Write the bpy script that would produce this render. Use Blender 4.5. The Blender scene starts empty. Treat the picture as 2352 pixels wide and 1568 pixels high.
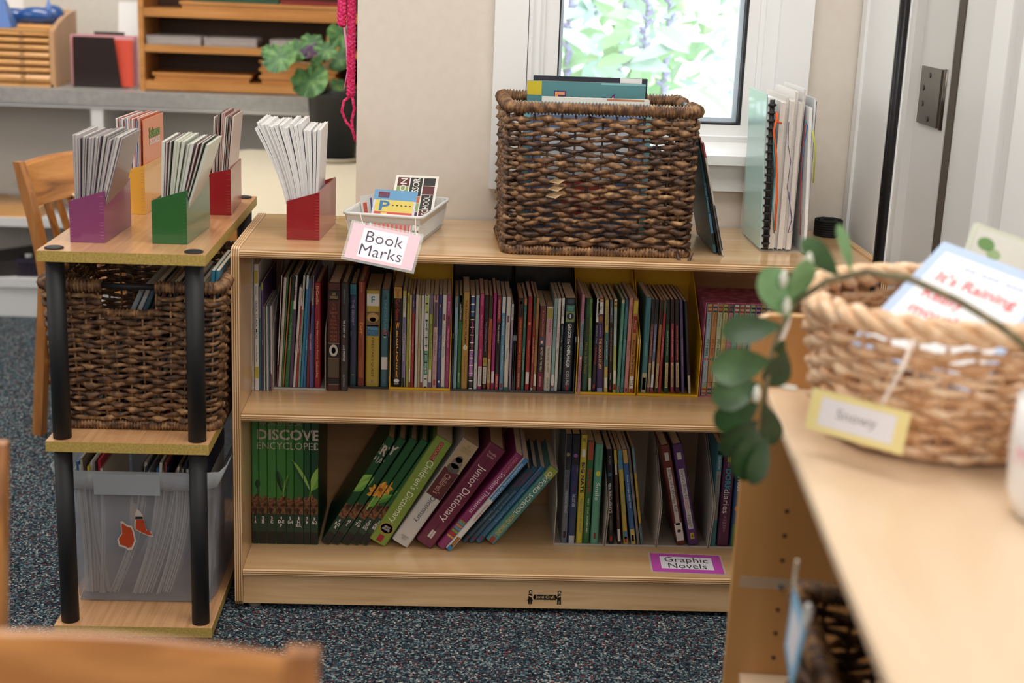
import bpy, math, random
from mathutils import Vector, Matrix
random.seed(7)
S = bpy.context.scene
C = S.collection
PI = math.pi
# ------------------------------------------------------------------ camera, world, sun, room lights, exposure
YAW, PITCH, ROLL = .047, .2565, .0392
CAM = Vector((.3995, -2.5697, 1.2216))
FPX = 3270.0
_d = Vector((math.sin(YAW)*math.cos(PITCH), math.cos(YAW)*math.cos(PITCH), -math.sin(PITCH)))
_r0 = Vector((math.cos(YAW), -math.sin(YAW), 0)); _u0 = _r0.cross(_d)
_r = _r0*math.cos(ROLL)+_u0*math.sin(ROLL); _u = -_r0*math.sin(ROLL)+_u0*math.cos(ROLL)
cd = bpy.data.cameras.new('camera'); cam = bpy.data.objects.new('camera', cd); C.objects.link(cam)
cam.matrix_world = Matrix(((_r.x, _u.x, -_d.x, CAM.x), (_r.y, _u.y, -_d.y, CAM.y), (_r.z, _u.z, -_d.z, CAM.z), (0, 0, 0, 1)))
cd.sensor_width = 36; cd.lens = FPX/2352*36; cd.clip_start = .05
cd.dof.use_dof = True; cd.dof.focus_distance = 2.78; cd.dof.aperture_fstop = 3.0
S.camera = cam
w = bpy.data.worlds.new('sky'); S.world = w; w.use_nodes = True
w.node_tree.nodes['Background'].inputs[0].default_value = (.80, .90, 1, 1)
w.node_tree.nodes['Background'].inputs[1].default_value = 5.0
def area(name, loc, target, sx, sy, e, col):
    l = bpy.data.lights.new(name, 'AREA'); l.shape = 'RECTANGLE'; l.size = sx; l.size_y = sy; l.energy = e; l.color = col
    o = bpy.data.objects.new(name, l); C.objects.link(o); o.location = loc
    o.rotation_euler = (Vector(target)-Vector(loc)).to_track_quat('-Z', 'Y').to_euler(); return o
sl = bpy.data.lights.new('sun', 'SUN'); sl.energy = 16; sl.angle = .02; sl.color = (1, .96, .88)
so = bpy.data.objects.new('sun', sl); C.objects.link(so); so.rotation_euler = Vector((-.25, .75, -1)).to_track_quat('-Z', 'Y').to_euler()
area('window_daylight_behind', (-1.2, -3.7, 1.6), (-.2, 0, .9), 2.4, 1.5, 24, (.95, .98, 1))
area('window_daylight_side', (-2.9, -.2, 1.6), (0, .3, .8), 2.8, 1.5, 40, (.95, .98, 1))
area('added_fill_near', (.95, -3.3, 1.9), (1.0, -1.3, .7), 1.0, 1.2, 26, (1, .97, .94))  # added fill lamp without a known source, brightens the near shelf unit
area('ceiling_lamp', (.45, -.75, 2.55), (.45, -.6, 0), 1.6, .8, 36, (1, .96, .9))
area('ceiling_lamp', (-.9, 1.5, 2.55), (-.8, 1.9, 0), 1.4, .8, 46, (1, .96, .9))
V = S.view_settings
V.view_transform = 'Standard'; V.look = 'None'; V.gamma = 1; V.use_curve_mapping = False; V.exposure = -.22

# ------------------------------------------------------------------ geometry of sight lines: a picture point on a known real plane
def ray(px, py): return _d + _r*((px-1176)/FPX) - _u*((py-784)/FPX)
def on(px, py, X=None, Y=None, Z=None):
    q = ray(px, py)
    t = (X-CAM.x)/q.x if X is not None else (Y-CAM.y)/q.y if Y is not None else (Z-CAM.z)/q.z
    return CAM+q*t
def xat(px, Y, Z):
    k = (px-1176)/FPX; a = _r-_d*k
    return CAM.x - (a.y*(Y-CAM.y)+a.z*(Z-CAM.z))/a.x

# ------------------------------------------------------------------ materials
def hx(h):
    if not isinstance(h, str): return tuple(h)
    h = h.lstrip('#'); v = [int(h[i:i+2], 16)/255 for i in (0, 2, 4)]
    return tuple(x/12.92 if x <= .04045 else ((x+.055)/1.055)**2.4 for x in v)
MC = {}
def mat(col, rough=.5, metal=0, coat=0, name=None, spec=.5):
    key = (str(col), rough, metal, coat, spec)
    if key in MC: return MC[key]
    m = bpy.data.materials.new(name or 'paint'); m.use_nodes = True
    b = m.node_tree.nodes['Principled BSDF']; c = hx(col)
    b.inputs['Base Color'].default_value = (*c, 1); b.inputs['Roughness'].default_value = rough
    b.inputs['Metallic'].default_value = metal; b.inputs['Coat Weight'].default_value = coat
    b.inputs['Specular IOR Level'].default_value = spec
    MC[key] = m; return m
def nodes(name):
    m = bpy.data.materials.new(name); m.use_nodes = True
    return m, m.node_tree, m.node_tree.nodes['Principled BSDF']
def ramp(nt, fac, stops):
    r = nt.nodes.new('ShaderNodeValToRGB'); e = r.color_ramp.elements
    while len(e) < len(stops): e.new(.5)
    for x, (p, c) in zip(e, stops): x.position = p; x.color = (*hx(c), 1)
    nt.links.new(fac, r.inputs[0]); return r
def wood(name, cs, axis='X', scale=6, rough=.35, coat=.3, stretch=14, bump=.05, detail=6):
    m, nt, b = nodes(name); N = nt.nodes; L = nt.links
    tc = N.new('ShaderNodeTexCoord'); mp = N.new('ShaderNodeMapping'); L.new(tc.outputs['Object'], mp.inputs[0])
    s = [stretch]*3; s['XYZ'.index(axis)] = 1; mp.inputs['Scale'].default_value = s
    n = N.new('ShaderNodeTexNoise'); n.inputs['Scale'].default_value = scale; n.inputs['Detail'].default_value = detail; n.inputs['Distortion'].default_value = .6
    L.new(mp.outputs[0], n.inputs[0])
    k = len(cs); r = ramp(nt, n.outputs[0], [(.3+.4*i/(k-1), c) for i, c in enumerate(cs)])
    L.new(r.outputs[0], b.inputs['Base Color']); b.inputs['Roughness'].default_value = rough; b.inputs['Coat Weight'].default_value = coat; b.inputs['Coat Roughness'].default_value = .14
    bp = N.new('ShaderNodeBump'); bp.inputs['Strength'].default_value = bump; L.new(n.outputs[0], bp.inputs['Height']); L.new(bp.outputs[0], b.inputs['Normal'])
    return m
def ply(name, axis):
    m, nt, b = nodes(name); N = nt.nodes; L = nt.links
    tc = N.new('ShaderNodeTexCoord'); wv = N.new('ShaderNodeTexWave'); wv.bands_direction = axis
    wv.inputs['Scale'].default_value = 78; wv.inputs['Distortion'].default_value = 1.2; wv.inputs['Detail'].default_value = 2; wv.inputs['Detail Scale'].default_value = .12
    L.new(tc.outputs['Object'], wv.inputs[0])
    r = ramp(nt, wv.outputs['Color'], [(.15, '#8a5f38'), (.45, '#c89c6a'), (.9, '#e6c79b')])
    L.new(r.outputs[0], b.inputs['Base Color']); b.inputs['Roughness'].default_value = .45; return m
def noisy(name, cs, scale=8, rough=.6, bump=.2, coat=0, coord='Object', detail=3, dist=0):
    m, nt, b = nodes(name); N = nt.nodes; L = nt.links
    tc = N.new('ShaderNodeTexCoord'); n = N.new('ShaderNodeTexNoise'); n.inputs['Scale'].default_value = scale; n.inputs['Detail'].default_value = detail
    n.inputs['Distortion'].default_value = dist
    L.new(tc.outputs[coord], n.inputs[0]); k = len(cs)
    r = ramp(nt, n.outputs[0], [(.32+.36*i/(k-1), c) for i, c in enumerate(cs)])
    L.new(r.outputs[0], b.inputs['Base Color']); b.inputs['Roughness'].default_value = rough; b.inputs['Coat Weight'].default_value = coat
    if bump:
        bp = N.new('ShaderNodeBump'); bp.inputs['Strength'].default_value = bump; bp.inputs['Distance'].default_value = .002; L.new(n.outputs[0], bp.inputs['Height']); L.new(bp.outputs[0], b.inputs['Normal'])
    return m
def clear(name, col, opaque=.4, rough=.25):
    m, nt, b = nodes(name); N = nt.nodes; L = nt.links
    b.inputs['Base Color'].default_value = (*hx(col), 1); b.inputs['Roughness'].default_value = rough
    t = N.new('ShaderNodeBsdfTransparent'); mx = N.new('ShaderNodeMixShader'); mx.inputs[0].default_value = opaque
    L.new(t.outputs[0], mx.inputs[1]); L.new(b.outputs[0], mx.inputs[2]); L.new(mx.outputs[0], N['Material Output'].inputs[0]); return m
BIRCH = wood('birch_veneer', ['#c79e70', '#d2ab7c', '#dcba90'], 'X', 2.2, .24, .6, 9, .02)
BIRCHY = wood('birch_veneer_upright', ['#c79c6b', '#d6ae80', '#dfbb8f'], 'Z', 2.2, .3, .4, 9, .02)
PLYZ = ply('plywood_edge', 'Z'); PLYX = ply('plywood_edge_upright', 'X')
BEECH = wood('beech_laminate', ['#bd8c60', '#cc9a6c', '#d8a97b'], 'Y', 5, .3, .4, 26, .01)
MDF = noisy('pressed_board_edge', ['#a08742', '#b2984c', '#bfa55a'], 260, .6, .05)
OAKR = wood('red_oak', ['#7b4a20', '#b0733a', '#c88a4c', '#d49a5c'], 'X', 3.2, .3, .4, 9, .05)
OAKZ = wood('red_oak_upright', ['#7b4a20', '#ad7038', '#c88a4c'], 'Z', 3.2, .3, .4, 9, .05)
PINE = wood('pine', ['#c08a4c', '#d09a5c', '#daa96c'], 'X', 3, .4, .2, 10, .03)
PINED = wood('pine_cabinet', ['#a86f30', '#bb8040', '#c88e50'], 'X', 3, .4, .2, 10, .03)
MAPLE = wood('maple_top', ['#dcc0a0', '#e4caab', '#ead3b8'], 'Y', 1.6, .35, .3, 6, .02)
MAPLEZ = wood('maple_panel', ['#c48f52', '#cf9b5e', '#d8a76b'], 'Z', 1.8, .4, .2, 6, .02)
BLACK = mat('#141518', .6, name='black_plastic')
DARKW = wood('dark_back', ['#4a3322', '#5c412c'], 'X', 3, .6, 0)
WALL = noisy('wall_paint', ['#d6cdc1', '#dad1c6'], 40, .7, .03)
FARW = noisy('far_wall_paint', ['#d9d4ca', '#ded9cf'], 40, .7, .03)
TRIM = mat('#e8e9e9', .35, name='white_gloss_trim')
WHITE = mat('#e6e4e0', .45, name='white_paint')
PAPER = noisy('page_edges', ['#d8c8ae', '#e6d8c0'], 300, .8, .1)
PAPERD = noisy('aged_page_edges', ['#b39a78', '#c8b08c'], 300, .8, .1)
PAPERW = mat('#ebebea', .7, name='white_paper')
FROST = clear('frosted_plastic', '#d9d4cc', .42, .35)
FROSTB = clear('cloudy_bin_plastic', '#a9acb6', .36, .3)
ACRYL = clear('acrylic', '#e8f0f0', .16, .08)
# ------------------------------------------------------------------ mesh builder
class MB:
    def __init__(s): s.v = []; s.f = []; s.m = []
    def add(s, vs, fs, mi=0):
        b = len(s.v); s.v += [tuple(x) for x in vs]
        for i, f in enumerate(fs): s.f.append(tuple(b+k for k in f)); s.m.append(mi[i] if isinstance(mi, (list, tuple)) else mi)
        return s
    def box(s, x0, x1, y0, y1, z0, z1, mi=0):
        return s.add([(x, y, z) for z in (z0, z1) for y in (y0, y1) for x in (x0, x1)],
                     [(0, 2, 3, 1), (4, 5, 7, 6), (0, 1, 5, 4), (2, 6, 7, 3), (0, 4, 6, 2), (1, 3, 7, 5)], mi)
    def prism(s, pts, axis, a, b, mi=0, side=None):
        def P(p, t): return (t, p[0], p[1]) if axis == 'X' else (p[0], t, p[1]) if axis == 'Y' else (p[0], p[1], t)
        n = len(pts); fs = [tuple(range(n)), tuple(range(2*n-1, n-1, -1))]+[(i, (i+1) % n+0, n+(i+1) % n, n+i) for i in range(n)]
        ms = [mi, mi]+(side if side else [mi]*n)
        return s.add([P(p, a) for p in pts]+[P(p, b) for p in pts], fs, ms)
    def hexa(s, v, mi=0):   # 8 points: bottom 4 ccw, top 4 ccw
        return s.add(v, [(3, 2, 1, 0), (4, 5, 6, 7), (0, 1, 5, 4), (1, 2, 6, 5), (2, 3, 7, 6), (3, 0, 4, 7)], mi)
    def quad(s, a, b, c, d, mi=0): return s.add([a, b, c, d], [(0, 1, 2, 3)], mi)
    def tube(s, pts, r, n=8, mi=0, closed=False, lobes=0, twist=0, la=.25, caps=True):
        pts = [Vector(p) for p in pts]; N = len(pts); rs = r if isinstance(r, (list, tuple)) else [r]*N
        b = len(s.v); up = None
        for i, p in enumerate(pts):
            t = (pts[(i+1) % N]-pts[i-1]) if closed else (pts[min(i+1, N-1)]-pts[max(i-1, 0)])
            t = t.normalized() if t.length else Vector((0, 0, 1))
            if up is None:
                up = Vector((0, 0, 1)) if abs(t.z) < .9 else Vector((0, 1, 0))
            a = up-t*up.dot(t)
            a = a.normalized() if a.length > 1e-6 else t.orthogonal().normalized()
            c = t.cross(a); up = a
            for k in range(n):
                th = 2*PI*k/n; rr = rs[i]*(1+(la*math.cos(lobes*th+twist*i) if lobes else 0))
                s.v.append(tuple(p+a*(math.cos(th)*rr)+c*(math.sin(th)*rr)))
        for i in range(N if closed else N-1):
            j = (i+1) % N
            for k in range(n):
                q = (k+1) % n; s.f.append((b+i*n+k, b+i*n+q, b+j*n+q, b+j*n+k)); s.m.append(mi)
        if not closed and caps:
            s.f.append(tuple(b+k for k in range(n))[::-1]); s.m.append(mi)
            s.f.append(tuple(b+(N-1)*n+k for k in range(n))); s.m.append(mi)
        return s
    def lathe(s, prof, n=24, cx=0, cy=0, mi=0):
        b = len(s.v); k = len(prof)
        for r, z in prof:
            for i in range(n): s.v.append((cx+r*math.cos(2*PI*i/n), cy+r*math.sin(2*PI*i/n), z))
        for j in range(k-1):
            for i in range(n):
                q = (i+1) % n; s.f.append((b+j*n+i, b+j*n+q, b+(j+1)*n+q, b+(j+1)*n+i)); s.m.append(mi)
        s.f.append(tuple(b+i for i in range(n))[::-1]); s.m.append(mi)
        s.f.append(tuple(b+(k-1)*n+i for i in range(n))); s.m.append(mi); return s
    def mesh(s, name, mats, smooth=False):
        me = bpy.data.meshes.new(name); me.from_pydata(s.v, [], s.f)
        for m in (mats if isinstance(mats, (list, tuple)) else [mats]): me.materials.append(m)
        me.polygons.foreach_set('material_index', s.m)
        if smooth: me.polygons.foreach_set('use_smooth', [True]*len(s.f))
        me.update(); return me
def obj(name, mb, mats, parent=None, smooth=False, loc=(0, 0, 0), rot=(0, 0, 0)):
    me = mb.mesh(name, mats, smooth) if isinstance(mb, MB) else mb
    o = bpy.data.objects.new(name, me); C.objects.link(o); o.parent = parent; o.location = loc; o.rotation_euler = rot
    return o
def tag(o, label, cat, group=None, kind=None):
    if label: o['label'] = label
    if cat: o['category'] = cat
    if group: o['group'] = group
    if kind: o['kind'] = kind
    return o
def thing(name, label, cat, loc=(0, 0, 0), rot=(0, 0, 0), group=None):
    o = bpy.data.objects.new(name, None); o.empty_display_size = .05; C.objects.link(o); o.location = loc; o.rotation_euler = rot
    return tag(o, label, cat, group)
def struct(name, mb, m, parent=None, smooth=False):
    o = obj(name, mb, m, parent, smooth)
    if not parent: o['kind'] = 'structure'
    return o
ORD = 'first second third fourth fifth sixth seventh eighth ninth tenth eleventh twelfth thirteenth fourteenth fifteenth sixteenth seventeenth eighteenth nineteenth twentieth'.split()
# ---- flat lettering: cached outline triangles of a string, unit cap height
TX = {}
def glyphs(s, bold=0, sp=1.0):
    k = (s, bold, sp)
    if k not in TX:
        cu = bpy.data.curves.new('lettering', 'FONT'); cu.body = s; cu.size = 1; cu.resolution_u = 2; cu.offset = bold; cu.align_x = 'CENTER'; cu.space_line = .85; cu.space_character = sp
        o = bpy.data.objects.new('lettering', cu); C.objects.link(o)
        bpy.context.view_layer.update()
        me = bpy.data.meshes.new_from_object(o.evaluated_get(bpy.context.evaluated_depsgraph_get()))
        vs = [(v.co.x, v.co.y) for v in me.vertices]; fs = [tuple(p.vertices) for p in me.polygons]
        bpy.data.objects.remove(o); bpy.data.curves.remove(cu); bpy.data.meshes.remove(me)
        if not vs: vs = [(0, 0)]; fs = []
        x0 = min(v[0] for v in vs); x1 = max(v[0] for v in vs); y0 = min(v[1] for v in vs); y1 = max(v[1] for v in vs)
        W = max(x1-x0, 1e-3); H = max(y1-y0, 1e-3)
        TX[k] = ([((x-x0)/W-.5, (y-y0)/H-.5) for x, y in vs], fs, W/H)
    return TX[k]
def letter(parent, s, o, ux, uy, w, h, col, bold=0, name='lettering', fit=None, sp=1.0, rough=.5):
    """flat print centred at o; ux/uy unit vectors of reading and up direction; fitted into w x h"""
    vs, fs, asp = glyphs(s, bold, sp); o = Vector(o); ux = Vector(ux); uy = Vector(uy)
    if fit: w = min(w, h*asp*fit)
    mb = MB().add([o+ux*(x*w)+uy*(y*h) for x, y in vs], fs)
    return obj(name, mb, mat(col, rough), parent)
def clipx(poly, a, b):
    for sgn, lim in ((1, a), (-1, b)):
        out = []
        for i in range(len(poly)):
            p, q = poly[i-1], poly[i]; dp, dq = sgn*(p[0]-lim), sgn*(q[0]-lim)
            if (dp >= 0) != (dq >= 0):
                t = dp/(dp-dq); out.append((p[0]+(q[0]-p[0])*t, p[1]+(q[1]-p[1])*t))
            if dq >= 0: out.append(q)
        poly = out
        if not poly: return []
    return poly
# ------------------------------------------------------------------ room shell
def carpet():
    m, nt, b = nodes('speckled_carpet'); N = nt.nodes; L = nt.links
    tc = N.new('ShaderNodeTexCoord'); v = N.new('ShaderNodeTexVoronoi'); v.inputs['Scale'].default_value = 290
    L.new(tc.outputs['Object'], v.inputs[0]); sp = N.new('ShaderNodeSeparateColor'); L.new(v.outputs['Color'], sp.inputs[0])
    r = ramp(nt, sp.outputs[0], [(0, '#171c26'), (.22, '#2c3a44'), (.38, '#465e68'), (.52, '#2a3138'), (.62, '#6f8a90'), (.72, '#5c4148'), (.8, '#3a4650'), (.88, '#8f9794'), (.935, '#bab9b2'), (.97, '#8a3f40')])
    r.color_ramp.interpolation = 'CONSTANT'
    L.new(r.outputs[0], b.inputs['Base Color']); b.inputs['Roughness'].default_value = .95; b.inputs['Specular IOR Level'].default_value = .1
    bp = N.new('ShaderNodeBump'); bp.inputs['Strength'].default_value = .6; bp.inputs['Distance'].default_value = .003; L.new(v.outputs['Distance'], bp.inputs['Height']); L.new(bp.outputs[0], b.inputs['Normal'])
    return m
FZ = -.01
struct('floor', MB().box(-3, 1.25, -3.8, 2.85, FZ-.05, FZ), carpet())
struct('ceiling', MB().box(-3.1, 1.4, -3.9, .56, 2.6, 2.7).box(-3.1, .34, .56, 3, 2.6, 2.7), WALL)
WZ0, WZ1, WX0, WX1 = .862, 2.1, .545, 1.07     # rough opening in the window wall
struct('wall_front', MB().box(.2, WX0, .4, .56, FZ, 2.6).box(WX1, 1.25, .4, .56, FZ, 2.6).box(WX0, WX1, .4, .56, FZ, WZ0).box(WX0, WX1, .4, .56, WZ1, 2.6), WALL)
struct('wall_return', MB().box(.2, .34, .56, 2.85, FZ, 2.6), WALL)
struct('wall_far', MB().box(-3, .34, 2.85, 2.97, FZ, 2.6), FARW)
struct('wall_left', MB().box(-3.1, -3, -3.8, 2.97, FZ, 2.6), WALL)
struct('wall_back', MB().box(-3.1, 1.4, -3.92, -3.8, FZ, 2.6), WALL)
# side wall with the door opening
DY0, DY1 = -1.0, .085   # jamb faces
struct('wall_right', MB().box(1.25, 1.39, .16, .56, FZ, 2.6).box(1.25, 1.39, -3.9, DY0-.09, FZ, 2.6).box(1.25, 1.39, DY0-.09, .16, 2.15, 2.6), WALL)
struct('trim_1', MB().box(1.236, 1.25, .115, .392, FZ, 2.2).box(1.228, 1.236, .125, .15, FZ, 2.2).box(1.23, 1.236, .36, .392, FZ, 2.2), TRIM)
d = struct('trim_2', MB().box(1.245, 1.39, .085, .16, FZ, 2.15).box(1.262, 1.39, -.085, .085, FZ, 2.15), mat('#c9c7c4', .4))
hg = obj('hinge_leaf', MB().box(1.257, 1.2615, -.052, .058, .9735, 1.0765), mat('#6b645c', .35, .9), d)
for (yy, zz) in ((.008, 1.062), (.037, 1.038), (.034, 1.01), (-.002, .985)):
    obj('screw', MB().tube([(1.2575, yy, zz), (1.2558, yy, zz)], .005, 10), mat('#3a3734', .3, .9), hg)
obj('hinge_knuckle', MB().tube([(1.2625, -.066, .972), (1.2625, -.066, 1.078)], .0055, 10), mat('#5a544d', .35, .9), d, True)
dr = struct('door_1', MB().box(1.266, 1.31, -.30, -.118, FZ+.005, 2.1).box(1.258, 1.31, -.43, -.30, FZ+.005, 2.1).box(1.2635, 1.31, -.1175, -.0855, FZ+.005, 2.1, 1), [mat('#d4d3d1', .4), mat('#4a4036', .7)])  # second colour is a dark strip painted where the door gap is shaded
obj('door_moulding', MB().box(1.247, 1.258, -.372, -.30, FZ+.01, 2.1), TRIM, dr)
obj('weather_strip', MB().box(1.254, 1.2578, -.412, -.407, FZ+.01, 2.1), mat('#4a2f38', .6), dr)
struct('trim_3', MB().box(1.2445, 1.39, -1.09, -.432, FZ, 2.15), TRIM)
# tall thin pole standing before the door
t = thing('pole', 'tall thin black metal pole standing on the floor in front of the white door casing', 'pole', (1.158, -.12, FZ))
obj('shaft', MB().tube([(0, 0, .012), (0, 0, 1.9)], .0095, 16), mat('#0f0d10', .3, .2), t, True)
obj('base_plate', MB().lathe([(.088, 0), (.088, .008), (.075, .014), (.012, .02)], 32), mat('#0f0d10', .3, .2), t, True)
# window joinery
X0, X1 = .478, 1.13
def zt(px, py, Y=.4): return on(px, py, Y=Y).z
wn = struct('window_1', MB().box(.478, .546, .378, .4, .775, 2.2).box(.548, .556, .385, .42, .862, 2.1), TRIM)
obj('window_casing', MB().box(1.062, 1.128, .378, .4, .775, 2.2), TRIM, wn)
obj('window_apron', MB().box(.546, 1.062, .38, .4, .785, .843).box(.546, 1.062, .374, .38, .835, .843), TRIM, wn)
obj('window_sill', MB().box(.546, 1.062, .352, .47, .843, .862).prism([(.362, .862), (.47, .862), (.47, .885), (.40, .885), (.385, .874)], 'X', .546, 1.062), TRIM, wn)
obj('window_jamb', MB().box(.546, .572, .40, .47, .885, 2.1).box(1.036, 1.062, .40, .47, .885, 2.1).box(.572, 1.036, .40, .47, .885, .897).box(.572, .582, .415, .47, .897, 2.1).box(1.026, 1.036, .415, .47, .897, 2.1), TRIM, wn)
fr = obj('sash', MB().box(.582, .612, .425, .465, .897, 2.1).box(1.004, 1.03, .425, .465, .897, 2.1).box(.612, 1.004, .425, .465, .897, .918), TRIM, wn)
obj('gasket', MB().box(.612, .6155, .43, .46, .918, 2.1).box(.9985, 1.004, .43, .46, .918, 2.1).box(.6155, .9985, .43, .46, .918, .9225), mat('#14161c', .5), fr)
obj('glazing_bead', MB().box(.6155, .6225, .452, .462, .9225, 2.1).box(.989, .9985, .452, .462, .9225, 2.1).box(.6225, .989, .452, .462, .9225, .931), mat('#c9dae8', .4), fr)
obj('glass_pane', MB().box(.6225, .989, .455, .459, .931, 2.1), clear('window_glass', '#eef6f8', .05, .02), wn)
# outdoors
struct('ground_outside', MB().box(.5, 7, .7, 9, -.2, -.1), mat('#d8d6c8', .9))
struct('wall_outside', MB().box(.36, 9, 7, 7.1, -.1, 3.2), mat('#e6e6dc', .9))
rnd = random.Random(3)
def leafmesh(mb, base, dirn, L, W, nrm, mi=0, fold=.25, lp=None):
    dirn = Vector(dirn).normalized(); nrm = Vector(nrm); side = dirn.cross(nrm).normalized(); nrm = side.cross(dirn).normalized(); base = Vector(base)
    prof = lp or [(0, .05), (.18, .55), (.42, 1), (.68, .85), (.88, .42), (1, .02)]
    v = []
    for t, ww in prof:
        c = base+dirn*(t*L)-nrm*(t*t*L*.18)
        v += [c-side*(ww*W/2)+nrm*(fold*ww*W/2), c, c+side*(ww*W/2)+nrm*(fold*ww*W/2)]
    f = []
    for i in range(len(prof)-1): k = i*3; f += [(k, k+1, k+4, k+3), (k+1, k+2, k+5, k+4)]
    mb.add(v, f, mi)
mbs = MB()
for i in range(1400):
    y = rnd.uniform(1.3, 3.4); x = .45+(y-.4)*rnd.uniform(.02, .38)+rnd.uniform(0, .4); z = rnd.uniform(.1, 1.9)
    leafmesh(mbs, (x, y, z), (rnd.uniform(-1, 1), rnd.uniform(-1, .3), rnd.uniform(-.5, .8)), rnd.uniform(.09, .17), rnd.uniform(.035, .07), (rnd.uniform(-.5, .5), -.6, .7), rnd.choice([0, 0, 1, 2]))
b = obj('shrub_foliage', mbs, [mat('#9dbf92', .5), mat('#b4d4ba', .45), mat('#b4ccc6', .5)]); tag(b, 'pale green leafy shrub growing outside the window', 'shrub', kind='stuff')
LVW = ['tallest', 'second tallest', 'leaning', 'slender', 'low', 'dense', 'short', 'thin', 'far']
for i in range(9):
    y = rnd.uniform(1.3, 2.6); x = .5+(y-.4)*rnd.uniform(.05, .3)+rnd.uniform(0, .25); h = rnd.uniform(.9, 1.5)
    fl = MB().tube([(0, 0, 0), (.01, 0, h*.5), (.03, .01, h)], .004, 5, 0)
    for k in range(40):
        a = rnd.uniform(0, 6.28); z = h*.72+k*h*.0085; fl.tube([(.03*z/h, 0, z), (.03*z/h+.018*math.cos(a), .018*math.sin(a), z+.01)], .006, 4, 1)
    q = obj('lavender_stem', fl, [mat('#8aa878', .6), mat('#a8a2cc', .6)], loc=(x, y, -.1))
    tag(q, LVW[i]+' pale purple flower spike outside the window', 'flower', 'flower spikes outside the window')
    if i: q.data = bpy.data.objects['lavender_stem'].data
# ------------------------------------------------------------------ far end of the room
GREY = noisy('grey_counter', ['#8f8e8c', '#a09f9c'], 60, .4, .03)
CW = mat('#dcdcdc', .45)
yb, yf = 2.85, 2.25
ztop = on(300, 211, Y=yf).z; zlow = on(300, 243, Y=yf).z
cu = thing('counter_unit', 'long white open shelf unit with a thick grey counter top along the far wall', 'shelf unit', (-1.4, yf, FZ))
def L(x0, x1, y0, y1, z0, z1, n, m, par=cu):
    return obj(n, MB().box(x0+1.4, x1+1.4, y0-yf, y1-yf, z0-FZ, z1-FZ), m, par)
L(-2.9, .19, yf-.01, yb-.002, zlow, ztop, 'counter_top', GREY)
L(-2.9, .19, yf+.002, yf+.02, zlow-.014, zlow-.001, 'front_rail', CW)
z1 = on(30, 500, Y=yf+.02).z; z2 = on(30, 640, Y=yf+.02).z
L(-2.9, .19, yf+.02, yf+.3095, z1-.03, z1, 'shelf', CW)
L(-2.9, .19, yf+.02, yf+.3095, z2-.03, z2, 'shelf', CW)
L(-2.9, .19, yf+.03, yf+.05, FZ, z2-.031, 'kick_board', CW)
L(-2.9, .19, yf+.31, yf+.33, FZ, zlow-.015, 'back_panel', mat('#c9c3ba', .6))
for px in (225,):
    x = xat(px, yf, .6)
    L(x-.02, x+.02, yf+.001, yf+.309, z1+.001, zlow-.015, 'upright', CW)
L(-2.2, -2.16, yf+.001, yf+.309, z2+.001, zlow-.015, 'upright', CW)
# tray on the shelf of the counter unit, dark board and small basket below
p = on(5, 500, Z=z1); q = on(95, 490, Z=z1)
t = thing('wooden_tray', 'shallow light wooden tray lying on the upper shelf of the white unit', 'tray', (q.x-.14, yf+.135, z1))
obj('tray_body', MB().box(-.14, .16, -.1, .16, 0, .035), PINE, t); obj('tray_inset', MB().box(-.12, .14, -.08, .14, .0355, .0375), mat('#b98f60', .5), t)
t = thing('clear_box', 'small clear plastic box behind the light wooden tray', 'box', (xat(75, 2.5, z1), 2.5, z1))
obj('box_shell', MB().box(-.06, .06, -.05, .05, 0, .075), ACRYL, t); obj('box_lid', MB().box(-.063, .063, -.053, .053, .0755, .082), ACRYL, t)
t = thing('dark_board', 'dark flat board lying tilted on the lowest shelf of the white unit', 'board', (xat(-12, 2.4, z2), 2.405, z2+.003), (0, 0, .3))
obj('board_body', MB().prism([(-.1, 0), (.14, 0), (.14, .06), (-.1, .03)], 'Y', -.12, .12), mat('#2c2726', .5), t)
t = thing('plastic_basket', 'small dark purple slotted plastic basket on the lowest shelf of the white unit', 'basket', (xat(88, 2.36, z2), 2.36, z2))
m = MB()
for k in range(9): m.box(-.055+k*.0125, -.049+k*.0125, -.05, -.046, .006, .055)
m.box(-.058, .058, -.052, -.046, .048, .062).box(-.058, .058, .05, .056, 0, .062).box(-.058, -.052, -.046, .05, 0, .062).box(.052, .058, -.046, .05, 0, .062).box(-.058, .058, -.052, .05, 0, .006)
obj('slotted_wall', m, mat('#2b2036', .5), t)
obj('paper_roll', MB().tube([(-.03, 0, .01), (-.03, 0, .07)], .012, 10).tube([(.02, 0, .01), (.02, 0, .066)], .014, 10), PAPERW, t)
# drawer cabinet with stacked thin drawers
ya = 2.32
def P(px, py, Y=ya): return on(px, py, Y=Y)
zb = ztop; xr = P(122, 150).x; x_l = P(-60, 150).x
t = thing('drawer_cabinet', 'light wooden cabinet of seven thin drawers with curved side on the grey counter', 'cabinet', (xr, ya, zb))
W = xr-x_l; zq = [P(60, y).z-zb for y in (83, 99, 116, 134, 151, 167, 189)]; ztopd = P(60, 72).z-zb
obj('base_board', MB().box(-W, -.001, 0, .3, 0, zq[-1]-.004), PINE, t)
for i in range(7):
    z0 = zq[i]-.001; z1_ = (zq[i-1]-.004) if i else ztopd
    dd = obj('drawer', MB().prism([(0, z0+.003), (.006, z0), (.28, z0), (.28, z1_-.002), (.004, z1_-.002), (-.004, (z0+z1_)/2)], 'X', -W, -.012), PINE, t)
    obj('finger_notch', MB().prism([(-.0055, z0+.004), (-.001, z0+.002), (-.001, z1_-.003), (-.0055, z1_-.008)], 'X', -.108, -.094), mat('#a87c4c', .6), dd)
hs = P(180, 24, ya+.3).z-zb; hf = ztopd+.003
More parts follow.
